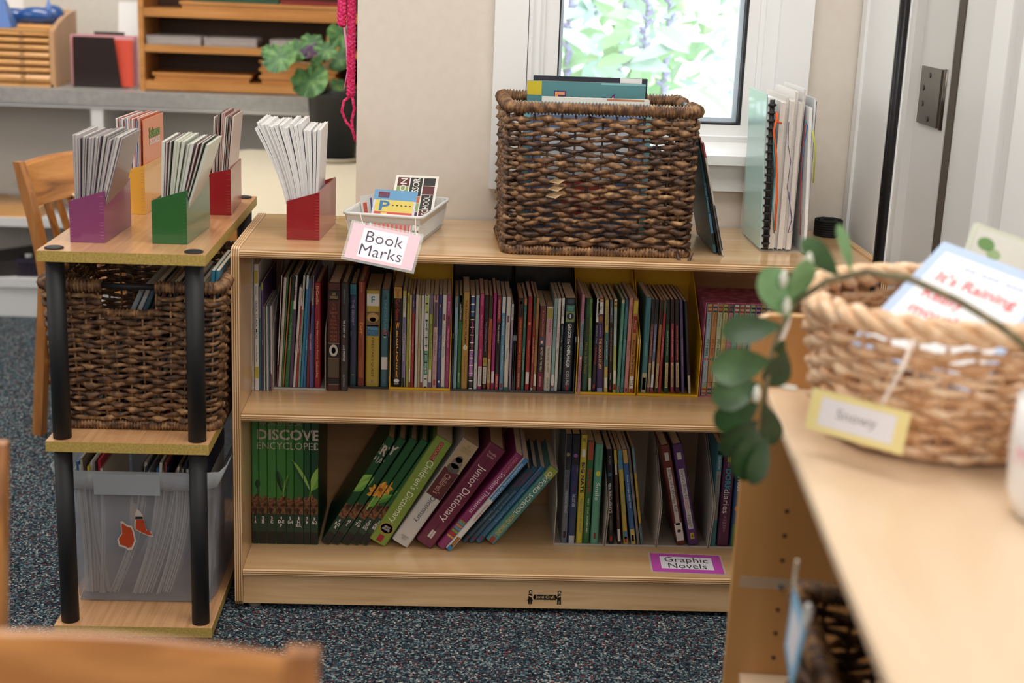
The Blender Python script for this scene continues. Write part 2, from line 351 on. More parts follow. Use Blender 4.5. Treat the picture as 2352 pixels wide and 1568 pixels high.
prof = [(0, 0), (.3, 0), (.3, hs)]+[(.3-.3*k/8*1.0, hs-(hs-hf)*(k/8)**1.8) for k in range(1, 9)]
obj('side_panel', MB().prism(prof, 'X', -.0105, .006), wood('curved_side', ['#b98e62', '#caa077'], 'Z', 3, .4, .2), t)
obj('back_board', MB().box(-W, -.011, .288, .3, zq[0], hs), PINE, t)
obj('top_board', MB().box(-W, -.0115, .0, .28, ztopd, ztopd+.008), PINE, t)
zt_ = zb+ztopd+.009
BL = mat('#1a4f96', .25, coat=.6, name='blue_gloss'); BLM = mat('#5c7dbd', .4)
def solid(name, label, px, py, Y, mk, m=BL):
    o = P(px, py, Y); return tag(obj(name, mk, m, None, True, (o.x, Y, zt_)), label, 'shape', 'blue geometric solids')
b1 = P(84, 44, 2.4)
def ellip(a, c):
    return MB().lathe([(max(.001, c*math.sin(PI*k/14)), -a*math.cos(PI*k/14)) for k in range(15)], 24)
def lay(name, label, px, Y, a, c, extra=0):
    o = obj(name, ellip(a, c), BL, None, True, (P(px, 50, Y).x, Y, zt_+c+.001+extra), (0, PI/2, 0)); tag(o, label, 'shape', 'blue geometric solids'); return o
bo = obj('wooden_block', MB().box(-.055, .055, -.03, .03, 0, .012), PINE, None, False, (P(84, 60, 2.38).x, 2.38, zt_+.001)); tag(bo, 'flat wooden block under the blue ellipsoid on the drawer cabinet', 'block')
lay('blue_ellipsoid', 'glossy blue ellipsoid lying on a flat wooden block on the drawer cabinet', 84, 2.38, .062, .028, .013)
lay('blue_ovoid', 'glossy blue ovoid behind the pale blue pyramid on the drawer cabinet', 36, 2.46, .06, .03)
lay('blue_sphere', 'glossy blue ball behind the small blue cone on the drawer cabinet', 122, 2.5, .04, .037)
o = obj('blue_pyramid', MB().hexa([(-.045, -.04, 0), (.045, -.04, 0), (.045, .04, 0), (-.045, .04, 0), (-.004, -.003, .145), (.0, -.003, .145), (.0, 0, .145), (-.004, 0, .145)]), BLM, None, False, (P(2, 50, 2.36).x, 2.36, zt_)); tag(o, 'pale blue wooden pyramid at the end of the drawer cabinet', 'shape')
o = obj('blue_cone', MB().lathe([(.026, 0), (.001, .1)], 24), BLM, None, True, (P(113, 50, 2.44).x, 2.44, zt_)); tag(o, 'small pale blue cone between two glossy blue solids', 'shape')
o = obj('white_card', MB().box(-.05, .05, 0, .003, 0, .2), PAPERW, None, False, (P(20, 10, 2.6).x, 2.6, zt_)); tag(o, 'white card standing behind the blue solids on the drawer cabinet', 'card')
# dark book holder with pink folders
c0 = P(170, 192, 2.36); c1 = P(275, 192, 2.36)
t = thing('folder_stand', 'dark brown bent stand holding pink and orange folders on the counter', 'stand', (c0.x, 2.36, zb))
w_ = c1.x-c0.x; hh = P(220, 84, 2.36).z-zb
DB = mat('#2c201e', .3)
obj('front_plate', MB().hexa([(-.002, 0, 0), (w_+.006, 0, 0), (w_+.006, .004, 0), (-.002, .004, 0), (.004, -.012, hh), (w_-.012, -.012, hh), (w_-.012, -.008, hh), (.004, -.008, hh)]), DB, t)
obj('foot_plate', MB().box(-.002, w_+.02, .004, .1, 0, .004), DB, t)
obj('back_plate', MB().box(.05, w_+.0, .094, .098, .004, hh+.012), DB, t)
for k, (cc, dx, dz, lb, e0, e1) in enumerate((('#d9513a', .0, -.012, 'bright orange red folder held inside the dark stand', .004, -.008), ('#d9a3aa', -.006, 0, 'pale pink folder right behind the orange one in the dark stand', 0, 0), ('#c98a96', .004, .002, 'dusty pink folder at the back of the dark stand', 0, 0))):
    o = obj('folder', MB().box(c0.x-.008+dx+k*.002+e0, c0.x+w_+.052+dx+e1, 2.37+.012*k, 2.377+.012*k, zb+.005, zb+hh+.003+dz), mat(cc, .35)); tag(o, lb, 'folder')
o = obj('white_sheet', MB().hexa([(P(268, 100, 2.6).x, 2.6, zb+.001), (P(318, 100, 2.6).x, 2.6, zb+.001), (P(318, 100, 2.6).x, 2.605, zb+.001), (P(268, 100, 2.6).x, 2.605, zb+.001), (P(272, 3, 2.7).x, 2.7, P(272, 4, 2.7).z), (P(322, 3, 2.7).x, 2.7, P(300, 4, 2.7).z), (P(322, 3, 2.7).x, 2.705, P(300, 4, 2.7).z), (P(272, 3, 2.7).x, 2.705, P(272, 4, 2.7).z)]), PAPERW); tag(o, 'white sheet leaning on the wall behind the pink folders', 'paper')
# pigeonhole cabinet
yc = 2.31; xl = P(320, 150, yc).x; xR = .17
t = thing('shelf_cabinet', 'orange pine open shelf cabinet with dark back on the grey counter', 'cabinet', (xl, yc, zb))
zs = [P(500, y, yc).z-zb for y in (211, 190, 124, 108, 43, 24)]
for a, b_ in ((0, 1), (2, 3), (4, 5)): obj('shelf', MB().box(.018, xR-xl-.018, 0, .24, max(0, zs[a]), zs[b_]), PINED, t)
obj('side_panel', MB().box(0, .0175, -.002, .25, 0, .56), PINED, t); obj('side_panel', MB().box(xR-xl-.0175, xR-xl, -.002, .25, 0, .56), PINED, t)
obj('back_panel', MB().box(0, xR-xl, .2505, .256, 0, .56), DARKW, t); obj('top_board', MB().box(.018, xR-xl-.018, 0, .24, .545, .56), PINED, t)
def clr(px0, px1, label, fill):
    a = P(px0, 105, yc+.01).x; b_ = P(px1, 105, yc+.01).x
    q = thing('clear_box', label, 'box', (a, yc+.01, zb+zs[3]+.0005)); h_ = .03
    obj('box_shell', MB().box(0, b_-a, 0, .003, 0, h_).box(0, b_-a, .12, .123, 0, h_).box(0, .003, .003, .12, 0, h_).box(b_-a-.003, b_-a, .003, .12, 0, h_).box(.003, b_-a-.003, .003, .12, 0, .003), clear('clear_styrene', '#cfc8c6', .3, .1), q)
    obj('contents', MB().box(.006, b_-a-.006, .006, .11, .004, .018), mat(fill, .5), q)
clr(336, 462, 'clear flat box at the first place on the middle cabinet shelf', '#8d7f78')
clr(468, 590, 'clear flat box with brown contents, middle one of three on the cabinet shelf', '#7c625a')
clr(620, 735, 'clear flat box with greenish contents behind the geranium leaves', '#90a08e')
o = obj('wooden_block', MB().box(0, .05, 0, .08, 0, .048), PINED, None, False, (P(750, 100, yc+.02).x, yc+.02, zb+zs[3]+.0005)); tag(o, 'plain wooden block on the middle cabinet shelf behind the plant stem', 'block')
def tray(px0, px1, ky, lb, z, n, y=.02, m=PINED):
    a = P(px0, 180, yc+y).x; b_ = P(px1, 180, yc+y).x
    q = thing('wooden_tray', lb, 'tray', (a, yc+y, z)); obj('tray_body', MB().box(.008, b_-a-.008, .004, .16, 0, .016), m, q); obj('tray_rim', MB().box(0, b_-a, 0, .168, .0165, .0255), m, q)
zz = zb+zs[1]+.0005
tray(350, 578, 0, 'single lidded wooden tray on the bottom cabinet shelf', zz, 0)
for k in range(3): tray(595, 775, 0, ['lowest', 'middle', 'topmost'][k]+' wooden tray of the stack of three behind the black plant pot', zz+.0262*k, 0)
zz = zb+zs[5]+.0005
tray(415, 790, 0, 'long wooden tray on the top cabinet shelf with green and red contents', zz, 0, .0)
o = obj('coloured_strips', MB().box(P(440, 10, yc+.03).x, P(640, 10, yc+.03).x, yc+.03, yc+.06, zz+.026, zz+.04).box(P(645, 10, yc+.03).x, P(780, 10, yc+.03).x, yc+.03, yc+.06, zz+.026, zz+.04, 1), [mat('#1f4a34', .5), mat('#7c2020', .5)]); tag(o, 'dark green and red strips lying on the long wooden tray', 'strips')
# table, chair behind
TZ = .6
tA = on(147, 437, Z=TZ); tB = on(215, 372, Z=TZ)
poly = [(tA.x, tA.y), (-.36, .8), (.14, .8), (.185, 1.05), (.185, 2.2), (-.28, 2.235), (-.46, 2.0)]
t = thing('table', 'low table with cream laminate top and wooden edge behind the bookcase', 'table', (-.15, 1.5, FZ))
rel = [(x+.15, y-1.5) for x, y in poly]
obj('tabletop', MB().prism(rel, 'Z', TZ-FZ-.004, TZ-FZ), mat('#e4dcc6', .4), t)
obj('table_edge', MB().prism([(x*.998, y*.998) for x, y in rel], 'Z', TZ-FZ-.034, TZ-FZ-.0045), OAKR, t)
for (x, y) in ((-.34, -.2), (.26, -.5), (.27, .6), (-.2, .6)): obj('leg', MB().tube([(x, y, 0), (x, y, TZ-FZ-.035)], .02, 12), OAKZ, t, True)
def chair(label, loc, rz, s=1.0, top=.78, group=None):
    t = thing('wooden_chair', label, 'chair', loc, (0, 0, rz), group)
    W, D, SH = .19*s, .19*s, .43*s; H = top
    obj('seat', MB().prism([(-W, -D), (W, -D), (W*1.02, D*.7), (W*.9, D), (-W*.9, D), (-W*1.02, D*.7)], 'Z', SH-.022, SH), OAKR, t)
    for sx in (-1, 1):
        obj('leg', MB().tube([(sx*W*.88, D*.82, 0), (sx*W*.84, D*.78, SH-.023)], .017, 10), OAKZ, t, True)
        st = MB(); n = 10
        for k in range(n+1):
            z = H*k/n; y = -D*.86-.02-(max(0, z-SH)**1.3)*.34-(max(0, SH-z))*.10; hw = .014 if k < n else .009
            st.v += [(sx*(W-.004)-.012, y-hw, z), (sx*(W-.004)+.012, y-hw, z), (sx*(W-.004)+.012, y+hw, z), (sx*(W-.004)-.012, y+hw, z)]
            if k:
                for j in range(4): st.f.append(((k-1)*4+j, (k-1)*4+(j+1) % 4, k*4+(j+1) % 4, k*4+j)); st.m.append(0)
        st.f += [(3, 2, 1, 0), (n*4, n*4+1, n*4+2, n*4+3)]; st.m += [0, 0]
        obj('back_stile', st, OAKZ, t)
    def yy(z): return -D*.86-.02-(max(0, z-SH)**1.3)*.34
    cr = MB(); n = 14; hr = .1*s
    for k in range(n+1):
        u = -1+2*k/n; x = u*(W-.017); bow = -.022*(1-u*u); up = .004*s*(1-u*u)
        for (z, o) in ((H-hr-.012, -.009), (H-.012+up, -.009), (H-.004+up, -.003), (H-.004+up, .005), (H-.012+up, .009), (H-hr-.012, .009)):
            cr.v.append((x, yy(z)+bow+o, z))
        if k:
            for j in range(6): cr.f.append(((k-1)*6+j, (k-1)*6+(j+1) % 6, k*6+(j+1) % 6, k*6+j)); cr.m.append(0)
    cr.f += [(5, 4, 3, 2, 1, 0), tuple(n*6+j for j in range(6))]; cr.m += [0, 0]
    obj('crest_rail', cr, OAKR, t)
    for k in range(5):
        x = (-.62+.31*k)*(W-.02); u = x/(W-.017); b0 = -.022*(1-u*u)
        zt2 = H-hr-.008; sl_ = MB(); m_ = 6
        for j in range(m_+1):
            z = SH+(zt2-SH)*j/m_; y = yy(z)+b0*j/m_
            sl_.v += [(x-.011, y-.004, z), (x+.011, y-.004, z), (x+.011, y+.004, z), (x-.011, y+.004, z)]
            if j:
                for q in range(4): sl_.f.append(((j-1)*4+q, (j-1)*4+(q+1) % 4, j*4+(q+1) % 4, j*4+q)); sl_.m.append(0)
        sl_.f += [(3, 2, 1, 0), (m_*4, m_*4+1, m_*4+2, m_*4+3)]; sl_.m += [0, 0]
        obj('back_slat', sl_, OAKZ, t)
    for z, y in ((.12*s, D*.82), (.14*s, -D*1.1)): obj('stretcher', MB().tube([(-W*.86, y, z), (W*.86, y, z)], .009, 8), OAKR, t, True)
    for sx in (-1, 1): obj('stretcher', MB().tube([(sx*W*.88, -D*1.1, .19*s), (sx*W*.86, D*.82, .19*s)], .009, 8), OAKR, t, True)
    return t
q = on(78, 380, Y=1.16)
chair('oak slat-back chair turned sideways to the cream table', (-.385, 1.12, FZ), -PI/2-.38, 1.0, .715)
chair('oak chair whose curved crest rail crosses the bottom edge of the photo', (.098, -1.865, FZ), PI, 1.08, .738)
chair('oak chair showing only one upright at the picture edge beside the carpet', (-.281, -1.27, FZ), PI+.05, 1.0, .69)
# plant on the table
t = thing('potted_geranium', 'leggy geranium in a black plastic pot on a saucer, on the cream table', 'plant', (.02, 2.02, TZ))
obj('saucer', MB().lathe([(.075, 0), (.085, .012), (.085, .016), (.07, .012)], 32), mat('#b9b2a6', .5), t, True)
obj('pot', MB().lathe([(.068, .017), (.084, .205), (.091, .207), (.092, .228), (.083, .23), (.08, .2)], 32), mat('#1c1f22', .35), t, True)
obj('soil', MB().lathe([(.001, .206), (.079, .204)], 24), mat('#3b2c22', .9), t)
ST = noisy('woody_stem', ['#9c8260', '#c4a986'], 90, .7, .4)
def wp(px, py, Y): p = on(px, py, Y=Y); return Vector((p.x-.02, p.y-2.02, p.z-TZ))
obj('stem', MB().tube([wp(754, 205, 2.0), wp(746, 172, 2.0), wp(750, 150, 1.99), wp(762, 125, 1.98), wp(776, 92, 1.98)], [.009, .009, .008, .006, .004], 8), ST, t, True)
obj('stem', MB().tube([wp(752, 172, 2.0), wp(738, 150, 1.98), wp(712, 146, 1.95), wp(672, 140, 1.92)], [.007, .005, .004, .003], 8), ST, t, True)
GL = noisy('geranium_leaf', ['#2f5a30', '#47753f', '#6a9450'], 30, .5, .2)
for (px, py, r_, tl, Y) in ((645, 132, .058, .5, 1.92), (684, 116, .042, .3, 1.94), (716, 98, .036, .2, 2.0), (748, 115, .036, .3, 1.96), (713, 184, .06, .25, 1.93), (728, 140, .024, .5, 1.95), (783, 80, .045, .2, 1.98), (780, 135, .046, .3, 2.02), (775, 195, .026, .3, 1.97), (622, 120, .03, .5, 1.95)):
    lf = MB(); n = 36; lf.v.append((0, 0, 0))
    for k in range(n):
        a = 2*PI*k/n; rr = r_*(1+.035*math.cos(9*a))*(1-.35*max(0, math.cos(a-PI/2))**8); lf.v.append((rr*math.cos(a), rr*math.sin(a), .006*math.cos(9*a)*r_/.05+.1*rr))
    for k in range(n): lf.f.append((0, 1+k, 1+(k+1) % n)); lf.m.append(0)
    obj('leaf', lf, GL, t, True, wp(px, py, Y), (PI/2-.35-tl*.5, random.uniform(-.4, .4), random.uniform(-.5, .5)))
fl = MB()
for k in range(26):
    c = wp(random.gauss(712, 9), random.gauss(122, 8), 1.92); fl.lathe([(.001, 0), (.005, .003), (.005, .008), (.001, .011)], 6, 0, 0); 
    for i in range(-24, 0): v = fl.v[i]; fl.v[i] = (v[0]+c.x, v[1]+c.y, v[2]+c.z)
obj('flower_cluster', fl, mat('#6a4f78', .6), t)
# crochet hanging by the wall corner
PK = noisy('pink_yarn', ['#c2184f', '#e02a68', '#ee5c94'], 220, .85, .6)
t = thing('crochet_chain', 'bright pink crocheted yarn chains hanging beside the wall corner', 'yarn', (.175, .47, 1.5))
def braid(x0, z0, z1, r, name):
    for s_ in range(3):
        pts = []; n = int((z0-z1)/.004)
        for i in range(n+1):
            a = i*.004/.026*2*PI+s_*2*PI/3; pts.append((x0+r*.75*math.sin(a), r*.5*math.sin(2*a), z0-1.5-i*.004))
        obj(name, MB().tube(pts, r*.62, 6), PK, t, True)
braid(.008, 1.5, on(808, 222, Y=.47).z, .0075, 'yarn_strand'); braid(-.012, 1.5, on(790, 62, Y=.47).z, .008, 'yarn_strand')
def cp(px, py): p = on(px, py, Y=.47); return (p.x-.175, p.y-.47, p.z-1.5)
obj('yarn_tail', MB().tube([cp(790, 60), cp(797, 110), cp(799, 160), cp(790, 205)], [.002, .003, .002, .001], 6), mat('#f08abc', .8), t, True)
obj('yarn_loop', MB().tube([cp(803, 222), cp(790, 232), cp(785, 255), cp(795, 280), cp(806, 292), cp(812, 305), cp(815, 322)], .003, 6), PK, t, True)
obj('yarn_loop', MB().tube([cp(809, 222), cp(814, 250), cp(808, 275), cp(810, 300), cp(818, 325)], .0035, 6), PK, t, True)
obj('hook', MB().tube([(.02, 0, .02), (.0, 0, .01), (-.014, 0, 0), (-.014, 0, .012)], .003, 6), mat('#888888', .3, .9), t)
# ------------------------------------------------------------------ bookcase
BW, BD, BH, Z2, Z3, TH = 1.219, .394, .7054, .3913, .076, .0155
t = thing('bookcase', 'long two-shelf birch plywood bookcase standing on the carpet under the window', 'bookcase', (0, 0, 0))
def rprof(y0, y1, z0, z1, rf):   # board profile in YZ with a rounded front edge
    return [(y0+rf, z0), (y1, z0), (y1, z1), (y0+rf, z1), (y0+rf*.3, z1-rf*.3), (y0, z1-rf), (y0, z0+rf), (y0+rf*.3, z0+rf*.3)]
SD = [0, 0, 0, 1, 1, 1, 1, 1]
def side(x):
    pf = [(.008, 0), (BD-.008, 0), (BD, .01), (BD, BH-.014), (BD-.006, BH), (BD-.016, BH+.0035), (.016, BH+.0035), (.006, BH), (0, BH-.012), (0, .01)]
    obj('side_panel', MB().prism(pf, 'X', x, x+TH, 0, [1]*10), [BIRCHY, PLYX], t)
side(0); side(BW-TH)
b_ = obj('top_board', MB().prism(rprof(.001, BD-.001, BH-TH, BH, .005), 'X', TH+.0004, BW-TH-.0004, 1, SD), [BIRCH, PLYZ], t)
obj('shelf', MB().prism(rprof(.001, BD-.008, Z2-TH, Z2, .005), 'X', TH+.0004, BW-TH-.0004, 1, SD), [BIRCH, PLYZ], t)
obj('shelf', MB().prism(rprof(.001, BD-.008, Z3-TH, Z3, .005), 'X', TH+.0004, BW-TH-.0004, 1, SD), [BIRCH, PLYZ], t)
obj('back_panel', MB().box(TH+.0004, BW-TH-.0004, BD-.0075, BD-.002, .01, BH-TH-.0005), wood('dark_back_board', ['#a67c50', '#b98d60'], 'X', 3, .5, .1), t)
kb = obj('kick_board', MB().box(TH+.0004, BW-TH-.0004, .009, .024, .002, Z3-TH-.0005), wood('birch_kick', ['#c9a274', '#d7b284', '#dfbd92'], 'X', 5, .35, .4, 14, .02), t)
for x in (.02, BW-.05):
    for y in (.03, BD-.05): obj('glide', MB().tube([(x+.015, y, FZ), (x+.015, y, -.0005)], .012, 12), mat('#8a8a88', .3), t)
# maker's mark printed on the kick board
lg0 = on(1212, 1352, Y=.009); lg1 = on(1290, 1386, Y=.009); lw = lg1.x-lg0.x; lh = lg0.z-lg1.z
mk = MB(); yy_ = .0087
def R_(u0, u1, v0, v1):   # fractions of the mark, v from the top
    z = lambda v: lg0.z-v*lh-.002
    mk.quad((lg0.x+u0*lw, yy_, z(v1)), (lg0.x+u1*lw, yy_, z(v1)), (lg0.x+u1*lw, yy_, z(v0)), (lg0.x+u0*lw, yy_, z(v0)))
def D_(u, v, r, n=12): mk.add([(lg0.x+u*lw+r*lw*math.cos(2*PI*k/n), yy_, lg0.z-.002-v*lh+r*lw*math.sin(2*PI*k/n)) for k in range(n)], [tuple(range(n))])
R_(.19, .84, .32, .68); R_(.17, .22, .42, .6); R_(.82, .87, .42, .6)
for u, sk in ((.085, 1), (.92, 0)):
    D_(u, .13, .055); R_(u-.055, u+.055, .27, .62)
    if sk: mk.add([(lg0.x+(u-.04)*lw, yy_, lg0.z-.002-.58*lh), (lg0.x+(u-.095)*lw, yy_, lg0.z-.002-.76*lh), (lg0.x+(u+.085)*lw, yy_, lg0.z-.002-.76*lh), (lg0.x+(u+.04)*lw, yy_, lg0.z-.002-.58*lh)], [(0, 1, 2, 3)])
    else: R_(u-.055, u+.055, .6, .76)
    R_(u-.055, u-.005, .76, 1.0); R_(u+.01, u+.06, .76, 1.0)
lgo = obj('maker_mark', mk, mat('#16130f', .5), t)
m2 = MB(); mk, sv = m2, mk; yy_ = .0084
D_(.085, .15, .03); D_(.92, .15, .03)
for u in (.085, .92):
    s_ = 1 if u < .5 else -1
    mk.add([(lg0.x+(u-.05*s_)*lw, yy_, lg0.z-.002-.34*lh), (lg0.x+(u+.055*s_)*lw, yy_, lg0.z-.002-.44*lh), (lg0.x+(u+.055*s_)*lw, yy_, lg0.z-.002-.53*lh), (lg0.x+(u-.05*s_)*lw, yy_, lg0.z-.002-.42*lh)], [(0, 1, 2, 3)])
obj('maker_mark_relief', m2, mat('#d3ae80', .5), t)
letter(t, 'Jonti Craft', (lg0.x+.515*lw, .0082, lg0.z-.002-.5*lh), (1, 0, 0), (0, 0, 1), lw*.56, lh*.26, '#d9b688', .01, 'maker_lettering')
# ------------------------------------------------------------------ rack at the side: three boards on black posts
t = thing('shelf_rack', 'narrow three-tier rack of beech laminate boards on black plastic posts', 'rack', (-.309, -.14, FZ))
RW, RD = .288, .652
ZT, ZM, ZB = .722, .377, .02
def bz(z): return z-FZ
for nm, z in (('top_shelf', ZT), ('middle_shelf', ZM), ('bottom_shelf', ZB)):
    obj(nm, MB().box(0, RW, 0, RD, bz(z)-.019, bz(z), [0, 0, 1, 1, 1, 1]), [BEECH, MDF], t)
for x in (.024, RW-.024):
    for y in (.024, RD-.024):
        obj('post', MB().tube([(x, y, bz(ZB)+.0002), (x, y, bz(ZM)-.0192)], .0162, 24), BLACK, t, True)
        obj('post', MB().tube([(x, y, bz(ZM)+.0002), (x, y, bz(ZT)-.0192)], .0162, 24), BLACK, t, True)
        obj('post_cap', MB().lathe([(.0165, bz(ZT)+.0001), (.0165, bz(ZT)+.002), (.013, bz(ZT)+.0035)], 24, x, y), BLACK, t, True)
        obj('foot', MB().tube([(x, y, 0), (x, y, bz(ZB)-.0192)], .014, 16), BLACK, t)
# ------------------------------------------------------------------ woven baskets
BR = [noisy('banana_leaf_%s' % n, c, 70, .55, .5, detail=5) for n, c in (('a', ['#2e1e14', '#5b3d27', '#8a6440']), ('b', ['#3a271a', '#6d4b30', '#a17a50']), ('c', ['#22160f', '#473021', '#6f4e33']), ('d', ['#4a3322', '#7d5a3a', '#b58e62']), ('e', ['#2b1b12', '#553824', '#7d5839']))]
def rrect(W, D, rc, off, s):
    """point on a rounded rectangle (centred, width W depth D) at arc length s, pushed outwards by off"""
    a, b = W-2*rc, D-2*rc; q = PI/2*rc; per = 2*(a+b)+4*q; s %= per
    segs = ((a, -a/2, -D/2, 1, 0), (q, a/2, -D/2+rc, -PI/2, None), (b, W/2, -b/2, 0, 1), (q, a/2, D/2-rc, 0, None), (a, a/2, D/2, -1, 0), (q, -a/2, D/2-rc, PI/2, None), (b, -W/2, b/2, 0, -1), (q, -a/2, -D/2+rc, PI, None))
    for L_, x, y, dx, dy in segs:
        if s <= L_:
            if dy is None: a0 = dx+s/rc; return (x+(rc+off)*math.cos(a0), y+(rc+off)*math.sin(a0))
            n = (dy, -dx); return (x+dx*s+n[0]*off, y+dy*s+n[1]*off)
        s -= L_
    return (x, y)
def perim(W, D, rc): return 2*(W+D-4*rc)+2*PI*rc
def basket(name, label, loc, rz, W, D, H, pitch, sp, r, mats, rc=.03, taper=.0, notch=None, seed=1, rimr=.011, rise=0, group=None, shape=None, rimmat=None, bars=True, n=7):
    t = thing(name, label, 'basket', loc, (0, 0, rz), group); rd = random.Random(seed)
    per = perim(W, D, rc); ns = 2*round(per/sp/2)+1; sp = per/ns; rows = int((H-.018)/pitch)
    def pt(s, off, z):
        k = 1-taper*(1-z/H); x, y = rrect(W, D, rc, off, s); return (x*k, y*k, z)
    def inn(s, z):
        if not notch: return False
        x, y, _ = pt(s, 0, z)
        for ax, a, b, z0, z1 in notch:
            if z0 < z < z1 and ((ax == 'F' and y < -D*.3 and a < x < b) or (ax == 'B' and y > D*.3 and a < x < b) or (ax == 'R' and x > W*.3 and a < y < b)): return True
        return False
    seg = 5; N = ns*seg
    for k in range(rows):
        z = .012+k*pitch; rr_ = r*rd.uniform(.85, 1.2); ph = k % 2; wob = rd.uniform(0, 6)
        ins = [inn(i*per/N, z) for i in range(N)]
        pts, rs = [], []
        for i in range(N):
            s = i*per/N; u = s/sp
            off = math.cos(PI*(u+ph))*r*.95
            pts.append(pt(s, off, z+.22*pitch*math.sin(u*1.7+wob)+rd.uniform(-.1, .1)*pitch)); rs.append(rr_*(.82+.36*max(0, math.cos(PI*(u+ph)))+rd.uniform(-.06, .10)))
        m_ = mats[rd.randrange(len(mats))]
        if not any(ins): obj('weave_strand', MB().tube(pts, rs, n, 0, True, 2, .75, .28), m_, t, True)
        else:
            st = next(i for i in range(N) if ins[i-1] and not ins[i]); run = []
            for j in range(N+1):
                i = (st+j) % N
                if j < N and not ins[i]: run.append(i)
                elif len(run) > 2: obj('weave_strand', MB().tube([pts[q] for q in run], [rs[q] for q in run], n, 0, False, 2, .75, .28), m_, t, True); run = []
                else: run = []
    for k in range(ns):
        s = (k+.5)*sp-.0; s = k*sp
        top = H-.012
        while inn(s, top-.004): top -= .004
        obj('stake', MB().tube([pt(s, 0, .006), pt(s, 0, H*.5), pt(s, 0, top)], r*.55, 6), mats[2], t, True)
    def wrapring(z, rad, nm, only=None, amp=.22):
        M = int(per/.0018); pts = []; rs = []; 
        for i in range(M):
            s = i*per/M
            pts.append((*pt(s, 0, z)[:2], z+(rise*0))); rs.append(rad*(1+amp*math.sin(i*.0018/.0062*2*PI)+rd.uniform(-.05, .05)))
        ok = [not (only is not None and inn(i*per/M, only)) for i in range(M)]
        if all(ok): obj(nm, MB().tube(pts, rs, 8, 0, True), rimmat or mats[1], t, True); return
        st = next(i for i in range(M) if not ok[i-1] and ok[i]); run = []
        for j in range(M+1):
            i = (st+j) % M
            if j < M and ok[i]: run.append(i)
            elif len(run) > 2: obj(nm, MB().tube([pts[q] for q in run], [rs[q] for q in run], 8), rimmat or mats[1], t, True); run = []
            else: run = []
    wrapring(H, rimr, 'rim_wrap', H-.006 if notch else None); wrapring(.008, rimr*.8, 'base_wrap')
    fl = []; 
    for i in range(32): x, y, _ = pt(i*per/32, -.004, .006); fl.append((x, y))
    obj('basket_floor', MB().prism(fl, 'Z', .003, .008), mats[2], t)
    return t
# big basket on the bookcase
bk1 = basket('woven_basket', 'dark brown twisted-leaf woven basket full of picture books, on the bookcase before the window', (.672, .162, BH), .03, .352, .238, .272, .0092, .0262, .0042, BR, .022, .02, [('R', -.03, .045, .262, .30)], 4)
obj('frame_bar', MB().tube([(.175, -.045, .272), (.176, .06, .272)], .0055, 10), mat('#4a5058', .4, .6), bk1, True)
nf = MB(); q = (.17, -.118, .012)
nf.tube([(.165, -.112, .02), (.176, -.135, .012), (.166, -.15, -.006), (.156, -.146, -.012), (.15, -.135, .006), (.15, -.12, .014)], .0035, 6)
obj('loose_strand', nf, BR[2], bk1, True)
for x, z in ((-.085, .128), (-.083, .142), (-.088, .115)):
    obj('frayed_leaf', MB().hexa([(x-.014, -.128, z-.004), (x+.004, -.13, z-.007), (x+.004, -.129, z-.006), (x-.014, -.127, z-.003), (x-.004, -.131, z+.003), (x+.016, -.129, z+.001), (x+.016, -.128, z+.001), (x-.004, -.130, z+.003)]), mat('#b99b74', .6), bk1)
# basket in the rack
cx = (-.322-.006)/2
bk2 = basket('woven_basket', 'dark brown woven basket with handle openings on the middle board of the rack', (cx, .115, ZM), 0, .316, .385, .272, .0092, .0262, .0043, [BR[0], BR[1], BR[3], BR[1], BR[0]], .022, .1, [('F', -.05, .042, .225, .30), ('B', -.05, .042, .225, .30)], 9)
obj('frame_bar', MB().tube([(-.052, -.192, .272), (.044, -.192, .272)], .0055, 10), BLACK, bk2, True)
obj('frame_bar', MB().tube([(-.052, .192, .272), (.044, .192, .272)], .0055, 10), BLACK, bk2, True)
obj('opening_wrap', MB().tube([(-.05+.0012*i, -.187, .222) for i in range(78)], [.0065*(1+.25*math.sin(i*1.15)) for i in range(78)], 8), BR[3], bk2, True)
